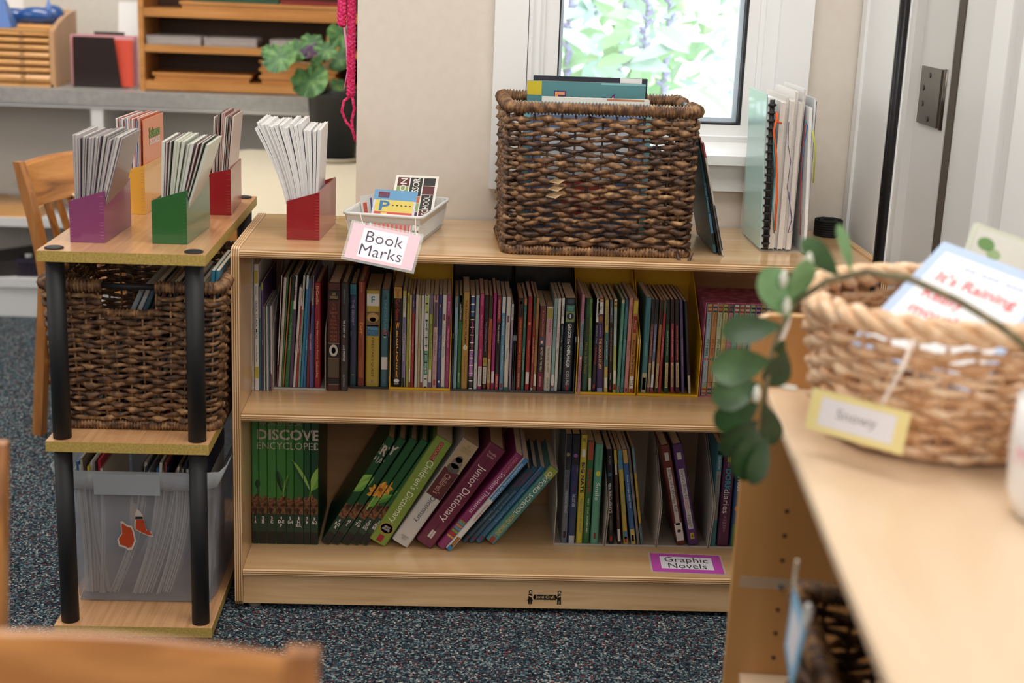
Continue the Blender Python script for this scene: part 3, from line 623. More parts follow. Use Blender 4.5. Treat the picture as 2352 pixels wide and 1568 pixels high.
# ------------------------------------------------------------------ books
def mute(h, k=.2, g=.9):
    if not isinstance(h, str): return h
    v = [int(h.lstrip('#')[i:i+2], 16) for i in (0, 2, 4)]; m = sum(v)/3
    return '#%02x%02x%02x' % tuple(int((x*(1-k)+m*k)*g) for x in v)
def book(name, label, org, lean, w, h, dep, cover, items=(), group=None, pages=None, hard=False, cat='book', back=None, ytop=None, rz=0):
    """org: bottom corner of the spine (the corner the book stands on); spine faces -y. items: ('t',text,a,b,colour,widthfrac[,bold]) or ('b',a,b,colour); a,b from the top"""
    t = thing(name, label, cat, org, (0, lean, rz), group)
    x0, x1 = (-w, 0) if lean > .05 else (0, w)
    ct = min(.0026 if hard else .0009, w*.22); ro = min(w*.28, .004)
    cv = mat(mute(cover), .38, coat=.15) if isinstance(cover, str) else cover
    m = MB().prism([(x0, ro), (x0+ro*.4, ro*.3), (x0+ro, 0), (x1-ro, 0), (x1-ro*.4, ro*.3), (x1, ro), (x1, dep), (x1-ct, dep), (x1-ct, ro+ct), (x0+ct, ro+ct), (x0+ct, dep), (x0, dep)], 'Z', 0, h)
    obj('cover', m, cv, t)
    ins = .0025 if hard else .0006
    if w > 2.4*ct: obj('page_block', MB().box(x0+ct+.0001, x1-ct-.0001, ro+ct+.0001, dep-.002, ins, h-ins), pages or PAPER, t)
    xc = (x0+x1)/2; uw = w-ro*.9
    for it in items:
        if it[0] == 'b':
            _, a, b, col = it[:4]; k = it[4] if len(it) > 4 else 1
            obj('spine_band' if len(it) < 6 else it[5], MB().box(xc-uw*k/2, xc+uw*k/2, -.00035, ro, h*(1-b), h*(1-a)), mat(mute(col), .5) if isinstance(col, str) else col, t)
        elif it[0] == 't':
            _, s, a, b, col, k = it[:6]; L_ = h*(b-a)
            letter(t, s, (xc, -.0006, h*(1-(a+b)/2)), (0, 0, -1), (1, 0, 0), L_, uw*k, col, it[6] if len(it) > 6 else 0, 'spine_lettering', fit=1.6)
        elif it[0] == 'h':  # horizontal text
            _, s, a, b, col, k = it[:6]
            letter(t, s, (xc, -.0006, h*(1-(a+b)/2)), (1, 0, 0), (0, 0, 1), uw*k, h*(b-a), col, it[6] if len(it) > 6 else 0, 'spine_lettering', fit=1.5)
        elif it[0] == 'd':  # dot / oval
            _, a, ry, rx, col = it[:5]; zc = h*(1-a); n = 20
            obj('emblem', MB().add([(xc+rx*w*math.cos(2*PI*k/n), -.0005, zc+ry*h*math.sin(2*PI*k/n)) for k in range(n)], [tuple(range(n))]), mat(col, .5), t)
    return t
def row(crop, Yf, Z, dep, data, group, where, pages=None, hard=False, cat='book', zoff=.0005):
    ox, oy, sc = crop; n = len(data); res = []
    for i, e in enumerate(data):
        bl, br, tl, ty, col, desc = e[:6]; items = e[6] if len(e) > 6 else (); opt = e[7] if len(e) > 7 else {}
        Y = Yf+opt.get('y', 0)
        xl = xat(ox+bl/sc, Y, Z); xr = xat(ox+br/sc, Y, Z); tp = on(ox+tl/sc, oy+ty/sc, Y=Y)
        h = tp.z-Z-zoff; lean = math.atan2(tp.x-xl, h)
        if abs(lean) < .035 and not opt.get('k'): lean = 0
        res.append([xl, xr, lean, h, Y, col, desc, items, opt])
    for i in range(n-1):
        a, b = res[i], res[i+1]
        if a[2] == b[2] == 0 and a[1] > b[0]-.0004: mid = (a[1]+b[0])/2; a[1] = mid-.0002; b[0] = mid+.0002
    for i, (xl, xr, lean, h, Y, col, desc, items, opt) in enumerate(res):
        desc = ' '.join(desc.split()[:8]) if len(desc.split()) > 8 else desc
        ww = max(.0022, xr-xl); c = math.cos(lean); ww *= c; h /= c
        org = (xr if lean > .05 else xl, Y, Z+zoff)
        if -0.05 > lean: org = (xl, Y, Z+zoff)
        book('book', '%s, %s book %s' % (desc, ORD[i] if i < n-1 or n < 3 else 'last', where), org, lean, ww, h/ (1), opt.get('d', dep), col, items, group, opt.get('p', pages), opt.get('hard', hard), cat)
W_, K_, Y_ = '#efe9df', '#181618', '#e0bd3a'
def fold(x0, x1, Yf, Z, m, label, front=.02, mid=.108, back=.235, dep=.187, name='file_holder', lw=.0018, bulge=0, cat='holder', group=None):
    t = thing(name, label, cat, (x0, Yf, Z), group=group); w = x1-x0
    pr = [(0, 0), (dep, 0), (dep, back), (dep*.9, back), (.02-bulge, mid+.022), (.004-bulge, mid+.01), (-bulge, mid), (-bulge*.4, mid*.4)]
    obj('side_wall', MB().prism(pr, 'X', 0, lw), m, t); obj('side_wall', MB().prism(pr, 'X', w-lw, w), m, t)
    obj('floor_plate', MB().box(lw+.0001, w-lw-.0001, 0, dep-.0025, 0, lw), m, t)
    obj('back_wall', MB().box(lw+.0001, w-lw-.0001, dep-.0022, dep, 0, back), m, t)
    obj('front_lip', MB().box(lw+.0001, w-lw-.0001, -.0015, 0, 0, .0045), m, t)
    return t
YEL = mat('#d9a916', .35, coat=.2); BLK = mat('#121013', .35, coat=.2)
HY = .188
def fx(px, Y=HY, Z=Z2): return xat(px, Y, Z)
hold = [(627, 748, FROST, 'frosted plastic file holder of thin picture books, first on the upper shelf'), (804, 892, BLK, 'black plastic file holder with hardcovers, beside the first yellow holder'), (894, 1033.5, YEL, 'yellow plastic file holder beginning with the black and orange thick book'),
        (1036, 1177, BLK, 'black plastic file holder containing the gold thick paperback'), (1179, 1317.5, BLK, 'black plastic file holder ending with a wide navy book'), (1321, 1459.5, YEL, 'yellow plastic file holder with the purple book bearing a white label'), (1462, 1603, YEL, 'yellow plastic file holder next to the striped boxed set')]
for i, (a, b, m, lb) in enumerate(hold):
    Yh = .165 if i == 0 else HY
    fold(fx(a, Yh), fx(b, Yh), Yh, Z2+.0004, m, lb, bulge=.0 if i else .006)
ZS = Z2+.0024
A = (540, 580, 4.523); 
WH = 'by the upper end panel'
row(A, .155, Z2, .21, [
 (150, 184, 152, 48, '#e6d2bf', 'thin cream picture book', [('t', 'DIARY OF A FLY', .38, .5, '#6a4a3a', .5), ('b', .86, .93, Y_)]),
 (186, 198, 188, 48, '#c9c9c4', 'very thin pale grey book', []),
 (201, 250, 202, 120, '#e8e6e6', 'white picture book with yellow bands and black lettering', [('b', .05, .15, '#d8c02a'), ('b', .81, .9, '#d8c02a'), ('t', 'CLICK, CLACK, MOO', .27, .6, K_, .62, .01), ('t', 'Cows That Type', .61, .8, K_, .42), ('t', 'Cronin', .16, .25, K_, .4)]),
 (254, 276, 256, 355, '#2f7d84', 'thin teal and grey book', [('b', 0, .3, '#8d8a90')]),
 (279, 298, 286, 310, '#6a4a92', 'thin purple book with yellow top band', [('b', 0, .07, '#b5c02e'), ('t', 'Harold', .3, .8, '#cdbfe0', .6)]),
 (300, 313, 302, 560, '#cfcabc', 'low pale saddle-stitched booklet', [], {'d': .15}),
 (314, 326, 316, 565, '#3f6a4a', 'low green saddle-stitched booklet', [], {'d': .15}),
 (328, 341, 331, 555, '#d9d6cf', 'low white saddle-stitched booklet', [], {'d': .15}),
 (342, 354, 346, 560, '#6f97ad', 'low blue saddle-stitched booklet', [('t', 'o o o o o', .1, .7, K_, .8)], {'d': .15}),
 (356, 368, 361, 550, '#5d5d8a', 'low violet saddle-stitched booklet', [], {'d': .15}),
 (370, 384, 376, 555, '#d8d4cc', 'low ivory saddle-stitched booklet', [('b', .8, 1, '#a33a40')], {'d': .15}),
], 'picture books and booklets by the end panel', WH)
row(A, .175, ZS, .18, [
 (428, 440, 480, 235, '#8d3242', 'thin maroon and white book', [('b', 0, .8, '#e0d8d0')]),
 (444, 474, 506, 260, '#dfd8cc', 'thin cream book with brown lettering', [('t', 'Where the Wild', .3, .75, '#8a7a5a', .6)]),
 (477, 490, 543, 235, '#4a8a4a', 'very thin green book', []),
 (492, 506, 571, 260, '#c9753a', 'very thin orange book', []),
 (510, 556, 592, 240, '#2f7a44', 'green book with pale lettering', [('b', 0, .22, '#1d2a22'), ('t', 'The Case of the Missing', .3, .78, '#a8d0a0', .5)]),
 (559, 594, 618, 235, '#5a4470', 'thin violet book with a white lettered band', [('b', 0, .3, '#e4e0d8'), ('t', 'KATE', .03, .25, K_, .6)]),
 (598, 624, 668, 360, '#e6e0d6', 'thin white book', [('t', 'ANN MARTIN', .5, .65, '#5a5a5a', .5)]),
 (627, 648, 692, 375, '#b82634', 'thin red book with white top', [('b', 0, .17, '#e8e2dc'), ('t', 'THE BEST CHEF IN SECOND GRADE', .22, .8, '#eac8c0', .5)]),
 (650, 672, 708, 235, '#7fae96', 'thin green and white book', [('b', 0, .3, '#dcdcd4')]),
 (675, 703, 742, 235, '#2f8fc9', 'bright blue slim book', [('b', 0, .12, '#dfe4e4')]),
 (705, 732, 762, 280, '#2775b4', 'deep blue slim book', [('t', 'WAYSIDE', .3, .9, '#9cc8e4', .6)]),
 (735, 766, 786, 240, '#7c2434', 'dark red slim book', [('b', 0, .22, '#5a4a4c')]),
 (769, 797, 806, 330, '#6a4f9e', 'purple slim book', [('t', 'PEEK LARKIN', .2, .9, '#c9b8e4', .6)]),
 (799, 816, 836, 240, '#4b5fae', 'thin blue book', [('b', 0, .26, '#cfcfcc')]),
 (820, 884, 862, 315, '#b3202e', 'thick bright red hardcover with gold lettering', [('t', 'DiCamillo', .03, .2, '#e8c890', .5), ('t', 'Mercy Watson to the Rescue', .36, .72, '#e8c890', .42), ('t', 'Candlewick Press', .74, .9, '#e8c890', .4)], {'hard': True}),
], 'thin leaning books in the frosted holder', 'in the frosted upper holder')
MO = 'beside the frosted holder'
row(A, .165, Z2, .19, [
 (955, 1085, 935, 315, '#5a2620', 'thick maroon hardcover with an oval emblem and gold rules', [('b', .065, .155, '#17120f'), ('h', 'KATE\nDICAMILLO', .085, .14, '#c9a860', .7), ('b', .066, .069, '#c9a860'), ('b', .15, .153, '#c9a860'), ('h', 'The\nTale of\nDespereaux\nBeing\nthe Story\nof a Mouse,\na Princess,\nSome Soup,\nand a Spool\nof Thread', .18, .53, '#a05a3a', .68), ('b', .555, .69, '#17120f'), ('b', .552, .555, '#c9a860'), ('b', .69, .693, '#c9a860'), ('d', .62, .055, .34, '#b9b5ae'), ('d', .62, .03, .17, '#6a6866'), ('b', .70, .87, '#5a4a34'), ('b', .88, .94, '#17120f'), ('b', .88, .883, '#c9a860'), ('b', .94, .943, '#c9a860')], {'hard': True}),
 (1090, 1166, 1074, 315, '#37363a', 'charcoal grey hardcover with white lettering', [('t', 'THE STORY OF', .33, .5, '#d8d8d8', .36, .01), ('t', 'BO', .51, .56, '#8a3030', .4), ('t', 'and FRIEND', .57, .72, '#e0e0e0', .36), ('t', 'GIDWITZ', .04, .2, '#8a8a8c', .28), ('t', 'DUTTON', .84, .96, '#b0b0b0', .24)], {'hard': True}),
], 'loose hardcovers on the upper shelf', MO, hard=True)
row(A, .195, ZS, .165, [
 (1180, 1256, 1172, 325, '#1d4a56', 'dark teal book with a purple panel', [('b', .0, .1, '#3a8a9c'), ('b', .12, .86, '#4a3a70', .55), ('t', 'THE SECRET', .15, .4, '#b8a0d8', .4), ('d', .07, .03, .3, '#2a6a86'), ('b', .885, .89, '#d8c890', .6)], {'hard': True}),
 (1270, 1336, 1268, 300, '#b5532c', 'orange red hardcover', [('b', 0, .28, '#a83a28'), ('t', 'Dirt', .36, .52, '#f0a050', .62), ('t', 'MARGARET CARLE', .53, .72, '#6a2a18', .36), ('b', .92, 1, '#8f2f22'), ('t', 'DAVID', .01, .1, '#e0a080', .3)], {'hard': True}),
 (1352, 1492, 1356, 390, '#c9a82c', 'thick yellow book with a white sticker and animal picture', [('b', .035, .16, '#e9e6de', 1.02), ('h', 'F', .06, .13, '#2a7a86', .3, .02), ('b', .22, .37, '#7a5a34'), ('d', .28, .05, .42, '#b08a54'), ('d', .3, .022, .24, '#e0d4c0'), ('b', .36, .47, '#2a6a94'), ('h', 'WARRIORS', .375, .41, '#7ab0cc', .85), ('h', 'ENTER THE\nCLANS', .42, .455, '#5a90b0', .7), ('t', 'FIRESTAR\'S QUEST', .49, .9, '#3a3420', .24), ('t', 'II', .93, .96, '#2a6a94', .2)], {'p': PAPERD}),
 (1508, 1588, 1534, 385, '#3c7280', 'blue grey book with a white band', [('t', 'UNFORTUNATE', .1, .5, '#5a98a6', .4), ('b', .69, .82, '#e6e2da'), ('d', .44, .04, .3, '#8a3040'), ('d', .47, .022, .18, '#e0c8b8'), ('h', '#2', .06, .1, K_, .4)], {'p': PAPERD}),
], 'hardcovers in the black holder', 'in the small black holder')
row(A, .195, ZS, .15, [
 (1628, 1722, 1650, 355, '#15130f', 'thick black book with orange lettering and top label', [('b', 0, .11, '#d89a34'), ('h', 'ON SALE\nSEPT\n2023', .015, .1, '#3a2410', .8), ('t', 'Carl Hiaasen', .12, .33, '#b5402a', .55), ('h', 'W\nR\nE\nC\nK\nE\nR', .35, .9, '#e09a3a', .5, .03), ('h', 'KNOPF', .955, .975, '#e0e0e0', .6), ('d', .935, .018, .3, '#d8d8d8')], {'p': PAPERD}),
 (1727, 1762, 1746, 395, '#e4dcc4', 'slim ivory and violet book', [('b', 0, .06, '#d8c040'), ('b', .27, .9, '#7a6cae'), ('t', 'THE LEMONADE WAR', .3, .86, '#ded8ec', .5), ('b', .9, 1, '#2a2638'), ('t', 'DICAMILLO', .07, .22, '#5a5a5a', .5)]),
 (1771, 1797, 1788, 415, '#b5b84a', 'slim olive yellow book', [('t', 'Encyclopedia Brown, Boy Detective', .22, .68, '#4a4a1a', .5), ('t', 'SOBOL', .03, .12, K_, .6)]),
 (1799, 1818, 1822, 440, '#dcc878', 'slim straw coloured book', [('b', .8, .94, '#ece8e0'), ('b', .94, 1, '#b83a2a'), ('t', 'Encyclopedia', .2, .7, '#7a5a2a', .5)]),
 (1822, 1850, 1845, 435, '#b52a34', 'slim red book with navy top', [('b', 0, .19, '#3a3a7a'), ('t', 'MARVIN REDPOST', .25, .8, '#e4b8b0', .5), ('t', 'LOUIS', .02, .17, '#c8c0e4', .5)]),
 (1860, 1888, 1882, 435, '#dcd6cc', 'slim off-white book', [('t', 'Stone Fox', .3, .85, '#8a8478', .5)]),
 (1891, 1915, 1914, 445, '#c4b07a', 'slim sand coloured book', [('t', 'FLAT STANLEY', .4, .8, '#7a6038', .5)]),
 (1919, 1944, 1942, 445, '#e2e2de', 'slim white book with small red foot', [('t', 'Freckle Juice', .3, .7, '#6a7a8a', .5), ('b', .94, 1, '#c03a34')]),
 (1950, 1998, 1976, 435, '#ece8e2', 'dotted black and white book with green lower panel', [('b', .02, .2, '#c0cc5a', .8), ('t', 'JASMINE TOGUCHI', .24, .58, '#2a8a7a', .6, .02), ('b', .6, .86, '#2f9a78'), ('t', 'MOCHI QUEEN', .62, .84, '#e4f0e8', .55)]+[('t', '.  .  .  .  .  .  .  .  .  .  .  .', .0, 1, K_, .9)]),
 (2003, 2036, 2024, 440, '#b4c24a', 'slim lime book with violet top', [('b', 0, .2, '#6a5a9a'), ('t', 'RECIPE FOR ADVENTURE', .25, .75, '#2a4a3a', .6), ('b', .8, .94, '#ebe6dc'), ('b', .94, 1, '#7a5aa0')]),
 (2042, 2090, 2086, 445, '#dba8a8', 'pink book with violet lettering', [('b', 0, .05, '#8a3a34', .5), ('b', .07, .34, '#5a5066', .8), ('t', 'If the Shoe Fits', .36, .68, '#5a3a6a', .5), ('t', 'Whatever After', .7, .86, '#9a5a8a', .4), ('b', .91, .97, '#c03038', .5)]),
 (2094, 2130, 2134, 440, '#2c3c8c', 'slim royal blue book', [('t', 'The Water Horse', .3, .8, '#8a9ad8', .5), ('b', .1, .13, '#e0904a', .5), ('d', .93, .012, .25, '#e4e4e4')]),
 (2134, 2174, 2176, 440, '#e8e4d8', 'white book with teal script lettering', [('t', 'Frindle', .54, .68, '#3a9a94', .6), ('t', 'Clements/Selznick', .3, .5, '#8a8478', .4), ('b', .2, .27, '#8a4a5a', .6), ('b', .985, 1, '#2a8a5a')]),
 (2178, 2222, 2222, 440, '#b53a7c', 'magenta book with pink lettering', [('t', 'Mermaid Tales', .36, .56, '#f0b8d8', .5), ('t', 'Trouble at Trident Academy', .62, .95, '#e098c4', .4), ('b', .22, .33, '#7a2a3a', .7), ('t', 'Debbie', .04, .2, '#f0c8e0', .45)]),
], 'chapter books in the first yellow holder', 'in the first yellow holder')
B = (1020, 600, 4.9)
row(B, .195, ZS, .15, [
 (97, 136, 116, 390, '#8fb8cc', 'pale blue slim book', [('t', 'THE LIGHTHOUSE', .35, .7, '#3a6a8a', .5), ('b', 0, .12, '#7a8a84')], {'p': PAPERD}),
 (142, 180, 157, 385, '#2a7a3c', 'green slim book with black top', [('b', 0, .27, '#15171a'), ('b', 0, .07, '#2a9ac0', .8), ('t', 'A to Z MYSTERIES', .09, .26, '#e0e0e0', .5), ('t', 'RON ROY', .83, .93, '#c0e0c0', .5)]),
 (186, 258, 200, 345, '#cc9a3c', 'thick gold paperback with brown lettering', [('t', 'THE FANTASTIC FRAME', .08, .53, '#5a3410', .42, .02), ('d', .57, .025, .32, '#e8dcc0'), ('h', '2', .555, .585, '#3a2410', .22), ('t', 'SPLAT ANOTHER PRIVET THURSDAY', .65, .92, '#6a4414', .26)]),
 (264, 326, 286, 385, '#16161a', 'black polka-dot book with purple panel', [('b', .02, .22, '#3a6ab8', .6), ('t', 'JASMINE TOGUCHI', .27, .57, '#d85aa0', .5, .02), ('b', .585, .87, '#8a3a9c'), ('t', 'FLAMINGO KEEPER', .6, .86, '#f0d0f0', .5)]+[('t', '.  .  .  .  .  .  .  .  .  .  .  .  .', .0, 1, W_, 1.0)]),
 (328, 366, 350, 380, '#a8c8cc', 'pale aqua slim book', [('t', 'JO JO MAKOONS', .1, .55, '#4a7a8a', .5), ('b', .72, 1, '#e4e2da'), ('t', 'Series JO JO #2', .74, .97, '#3a3a4a', .5)]),
 (371, 420, 388, 365, '#c42a68', 'hot pink book with white lower band', [('b', 0, .12, '#e04a88', .8), ('t', 'The Critter Club', .15, .5, '#f4a8c8', .42), ('t', 'Jill Esbaum', .52, .74, '#f4a8c8', .42), ('b', .76, .97, '#ece8e0'), ('t', 'Series ANIMAL', .77, .96, '#3a3a4a', .45)]),
 (423, 474, 440, 380, '#2a2024', 'dark brown mystery book with yellow label', [('t', 'The Clubhouse Mysteries', .25, .62, '#b88ac0', .5), ('b', .66, .75, '#b5a83a'), ('h', 'E', .67, .71, '#8a3a1a', .5), ('b', .76, .94, '#e4e0d6'), ('t', 'CLUBHOUSE #1', .77, .93, K_, .5), ('b', .955, .99, '#a03a2a', .6)]),
 (478, 514, 492, 390, '#d0672c', 'orange slim book with dark green top', [('b', 0, .24, '#24402c'), ('t', 'MARISOL MCDONALD', .3, .64, '#8a2a18', .5), ('b', .67, .93, '#dcc088'), ('t', 'MAKES FRIENDS', .68, .92, '#3a5a34', .5)]),
 (522, 558, 536, 360, '#b52a84', 'magenta slim book with white sticker', [('b', .81, .93, '#eee8e2'), ('b', .94, 1, '#a82038'), ('d', .4, .012, .3, '#7a1a5a')]),
 (564, 612, 584, 390, '#221c20', 'black book with red top and foot', [('b', 0, .28, '#a8202e'), ('t', 'SCHOLASTIC', .03, .25, '#e8c8b0', .45), ('t', 'THE MYSTERY', .3, .5, '#d8d8d8', .42), ('b', .83, 1, '#c02a34'), ('t', 'WARNER #2', .85, .97, '#f0e0d8', .5)]),
 (617, 661, 636, 400, '#5a9cc4', 'sky blue book with white top', [('b', 0, .17, '#e4e4e4'), ('t', 'I to the Clock', .2, .42, '#e8e8f0', .5), ('t', 'New Moon Wolves', .45, .85, '#d0ecf8', .45), ('b', .93, .98, '#c03038', .6)]),
 (668, 716, 694, 400, '#e6e2d4', 'white book with small teal foot', [('t', 'Frindle', .54, .67, '#3a9a94', .55), ('t', 'Clements/Selznick', .28, .5, '#8a8478', .4), ('b', .2, .27, '#8a4a6a', .6), ('b', .97, 1, '#2a8a7a')]),
 (724, 750, 754, 480, '#b5a0bc', 'short lavender and white book', [('b', 0, .18, '#dcd8d4'), ('t', 'B-Stories', .03, .16, K_, .7), ('t', 'Ramona', .3, .8, '#7a4a8a', .5)]),
], 'chapter books in the wide black holder', 'in the second black holder')
row(B, .195, ZS, .15, [
 (803, 858, 808, 415, '#9c3220', 'brick red book with black top', [('b', 0, .2, '#1a1414'), ('b', .03, .06, '#e0dcd8', .5), ('t', 'HOW TIA LOLA CAME TO STAY', .23, .75, '#e08a40', .5, .01), ('t', 'Julia Alvarez', .8, .98, '#f0d0b0', .45)], {'p': PAPERD}),
 (862, 894, 886, 415, '#2c7a66', 'slim green book with orange top', [('b', 0, .07, '#c0762a'), ('t', 'The Sand Dragon', .12, .35, '#c0a04a', .6), ('t', 'THE SILENT DRAGON', .4, .9, '#b0d0c0', .5)]),
 (907, 953, 940, 400, '#b52822', 'bright red book with white sticker', [('d', .28, .015, .3, '#d87a3a'), ('t', 'The Mysteries of', .38, .7, '#f0a890', .45), ('b', .8, .93, '#efe9e2'), ('b', .94, .99, '#c8242e')]),
 (967, 996, 1004, 400, '#a83228', 'slim russet book with green top', [('b', 0, .23, '#2a5a34'), ('t', 'PICKS IT UP AND CARRIES', .28, .85, '#f0b8a0', .5), ('b', .97, 1, '#d8d4cc')]),
 (998, 1030, 1038, 410, '#b58242', 'slim tan book with white sticker', [('t', 'Encyclopedia Brown', .2, .65, '#6a4418', .5), ('b', .82, .95, '#eee8e0'), ('b', .955, 1, '#a8522a')]),
 (1042, 1112, 1071, 505, '#7a3a34', 'short dusty red and black book', [('b', .46, .78, '#171113'), ('b', .79, 1, '#8c1430'), ('t', 'A Josefina MYSTERY', .05, .36, '#d8a088', .4), ('b', .37, .46, '#3a5a8a', .8), ('d', .42, .02, .22, '#d8b8a0'), ('t', 'SECRETS IN THE HILLS', .48, .77, '#e8e4e0', .4), ('t', 'American', .83, .95, '#e8c0b0', .4)]),
 (1118, 1190, 1150, 510, '#dcd4c4', 'short worn white and pink book', [('b', .02, .14, '#b8a83a'), ('b', .14, .46, '#d89aaa'), ('t', 'JUDY BLUME', .15, .3, '#3a1a2a', .4), ('t', 'THE PAIN AND THE GREAT', .48, .78, K_, .4), ('t', 'JUDY BLUME', .84, .97, K_, .45)], {'p': PAPERD}),
 (1196, 1234, 1226, 415, '#8fbcbc', 'pale teal book with white sticker', [('t', 'Ramona & Her', .04, .26, '#3a6a7a', .5), ('t', 'BEVERLY CLEARY', .3, .54, '#3a6a7a', .5), ('b', .82, .94, '#efebe4'), ('b', .94, .97, '#c03038', .7)]),
 (1238, 1271, 1277, 415, '#e2ded8', 'slim white book with pink lettering', [('t', 'I SURVIVED', .3, .5, '#c04a6a', .6), ('t', 'Emu', .52, .6, K_, .5)]),
 (1276, 1314, 1322, 410, '#121c24', 'slim black book with white top', [('b', 0, .27, '#e6e4e0'), ('t', 'HUNTER', .04, .24, K_, .5), ('t', 'DRAGON Holiday', .29, .48, '#b0d0c0', .5), ('t', 'RISE of the EARTH DRAGON', .52, .82, '#8ac0a0', .4)]),
 (1320, 1436, 1365, 415, '#16283c', 'wide navy book with a numbered shield label', [('b', .0, .07, '#20242c', .8), ('d', .03, .025, .3, '#3a4a5a'), ('b', .07, .14, '#2f7a74'), ('h', 'SUZANNE\nCOLLINS', .08, .13, '#8ad0c0', .7), ('b', .14, .25, '#8a9a52'), ('d', .19, .035, .34, '#1c2a3c'), ('h', '1', .17, .21, '#e0e0e0', .12), ('t', 'GREGOR the OVERLANDER', .27, .74, '#e8ece8', .4, .01), ('t', 'COLLINS', .78, .93, '#d0d8d8', .35), ('b', .93, .99, '#a82a34', .25)]),
], 'chapter books in the second wide black holder', 'in the third black holder')
row(B, .195, ZS, .15, [
 (1498, 1532, 1524, 370, '#d08aa4', 'tall thin pink book sticking forward', [('b', .28, .62, '#7ab0b8'), ('t', 'The PRINCESS in BLACK', .3, .62, '#3a2a4a', .6), ('t', 'HALE & PHAM', .08, .26, '#8a3a5a', .6), ('d', .64, .014, .35, '#d8b898'), ('t', 'CANDLEWICK PRESS', .7, .9, '#5a2a3a', .5)], {'y': -.012}),
 (1538, 1612, 1560, 415, '#24503c', 'wide dark green book with dull gold lettering', [('t', 'CRESSIDA', .04, .2, '#3a7a54', .5), ('t', 'How to Be a Pirate', .47, .8, '#8a8a3a', .45), ('t', 'COWELL', .22, .4, '#6a3a2a', .5)]),
 (1620, 1654, 1638, 420, '#7aa83c', 'lime green book with white sticker', [('t', 'CREATED BY', .04, .2, '#3a5a1a', .5), ('t', 'THE FABULOUS VERSION OF THE BOY', .32, .82, '#1a3a14', .6), ('b', .85, .98, '#ece8e0')]),
 (1660, 1704, 1682, 415, '#171b2c', 'black book with white top and red foot', [('b', 0, .25, '#e6e4e0'), ('t', 'HUNTER', .04, .22, K_, .5), ('t', 'SAVING THE', .28, .48, '#a0a8c0', .5), ('t', 'SUN DRAGON', .52, .7, '#c04a3a', .5), ('b', .92, .96, '#c03038', .6)]),
 (1712, 1788, 1728, 420, '#44286a', 'purple book with a white label and child picture', [('b', 0, .03, '#d8a050'), ('b', .035, .16, '#ece8e2'), ('h', 'RF', .08, .12, K_, .5), ('b', .17, .26, '#7a4a34', .9), ('d', .21, .03, .28, '#8a5a3c'), ('t', 'CLEMENTS', .28, .4, '#b8a0d0', .3), ('t', 'THE SCHOOL STORY', .42, .75, '#e0b040', .55, .02), ('b', .955, 1, '#8aa0d0')]),
 (1798, 1839, 1816, 435, '#d8c058', 'yellow book with a blue band', [('t', 'CATWINGS', .04, .3, '#3a4a6a', .6), ('b', .35, .72, '#2a7a94'), ('t', 'JUDGE MATTHEW', .38, .7, '#c0e0e8', .5), ('b', .84, .95, '#efebe2')]),
 (1849, 1890, 1866, 435, '#1d1a20', 'black book with grey script lettering', [('b', 0, .24, '#5a6478', .9), ('t', 'Journey', .02, .22, '#d0d4dc', .5), ('t', 'THE AMULET OF SAMARKAND', .28, .68, '#c8a0a0', .4), ('t', 'Tarshis', .74, .9, '#e4e0dc', .4), ('b', .93, .97, '#b83038', .6)]),
 (1897, 1932, 1916, 425, '#c0cc6a', 'lime and white book with striped top', [('b', 0, .02, '#e0e0d8'), ('b', .02, .04, '#c04a34'), ('b', .06, .08, '#c04a34'), ('b', .1, .5, '#b8d0d8'), ('t', 'Annie Barrows', .12, .3, '#3a6a8a', .5), ('b', .76, .9, '#efe9e2'), ('b', .91, .97, '#b8202c')]),
 (1940, 1975, 1968, 430, '#5fa890', 'sea green slim book', [('b', 0, .04, '#d8c8a8'), ('t', 'Ivy + Quimby', .15, .6, '#c0ecd8', .6), ('b', .93, .98, '#b8303a', .6)]),
 (1982, 2016, 2014, 425, '#3c8c94', 'teal blue slim book', [('t', 'The Adventures of', .25, .8, '#90d0d8', .5), ('b', 0, .08, '#3a5a8a', .8), ('d', .95, .01, .25, K_)]),
 (2024, 2066, 2054, 405, '#e09088', 'salmon pink book', [('t', 'SUPER DUPER', .06, .3, '#b04a4a', .5), ('t', 'The Parcel', .4, .65, '#6a3434', .55), ('b', .95, .99, '#a82028', .7)]),
 (2072, 2130, 2106, 435, '#d08a34', 'orange book with yellow top and white sticker', [('b', .01, .14, '#dcc02c'), ('b', .17, .35, '#a81e2c', .8), ('t', 'Cleary', .19, .33, '#f0c0a0', .5), ('t', 'Ramona The Brave', .41, .81, '#3a2044', .55, .02), ('b', .82, .95, '#efebe4'), ('h', 'LE', .86, .92, K_, .7), ('b', .955, .99, '#b8303a', .6)]),
], 'chapter books in the middle yellow holder', 'in the second yellow holder')
Cc = (1440, 600, 4.9)
gm = '#17261e'
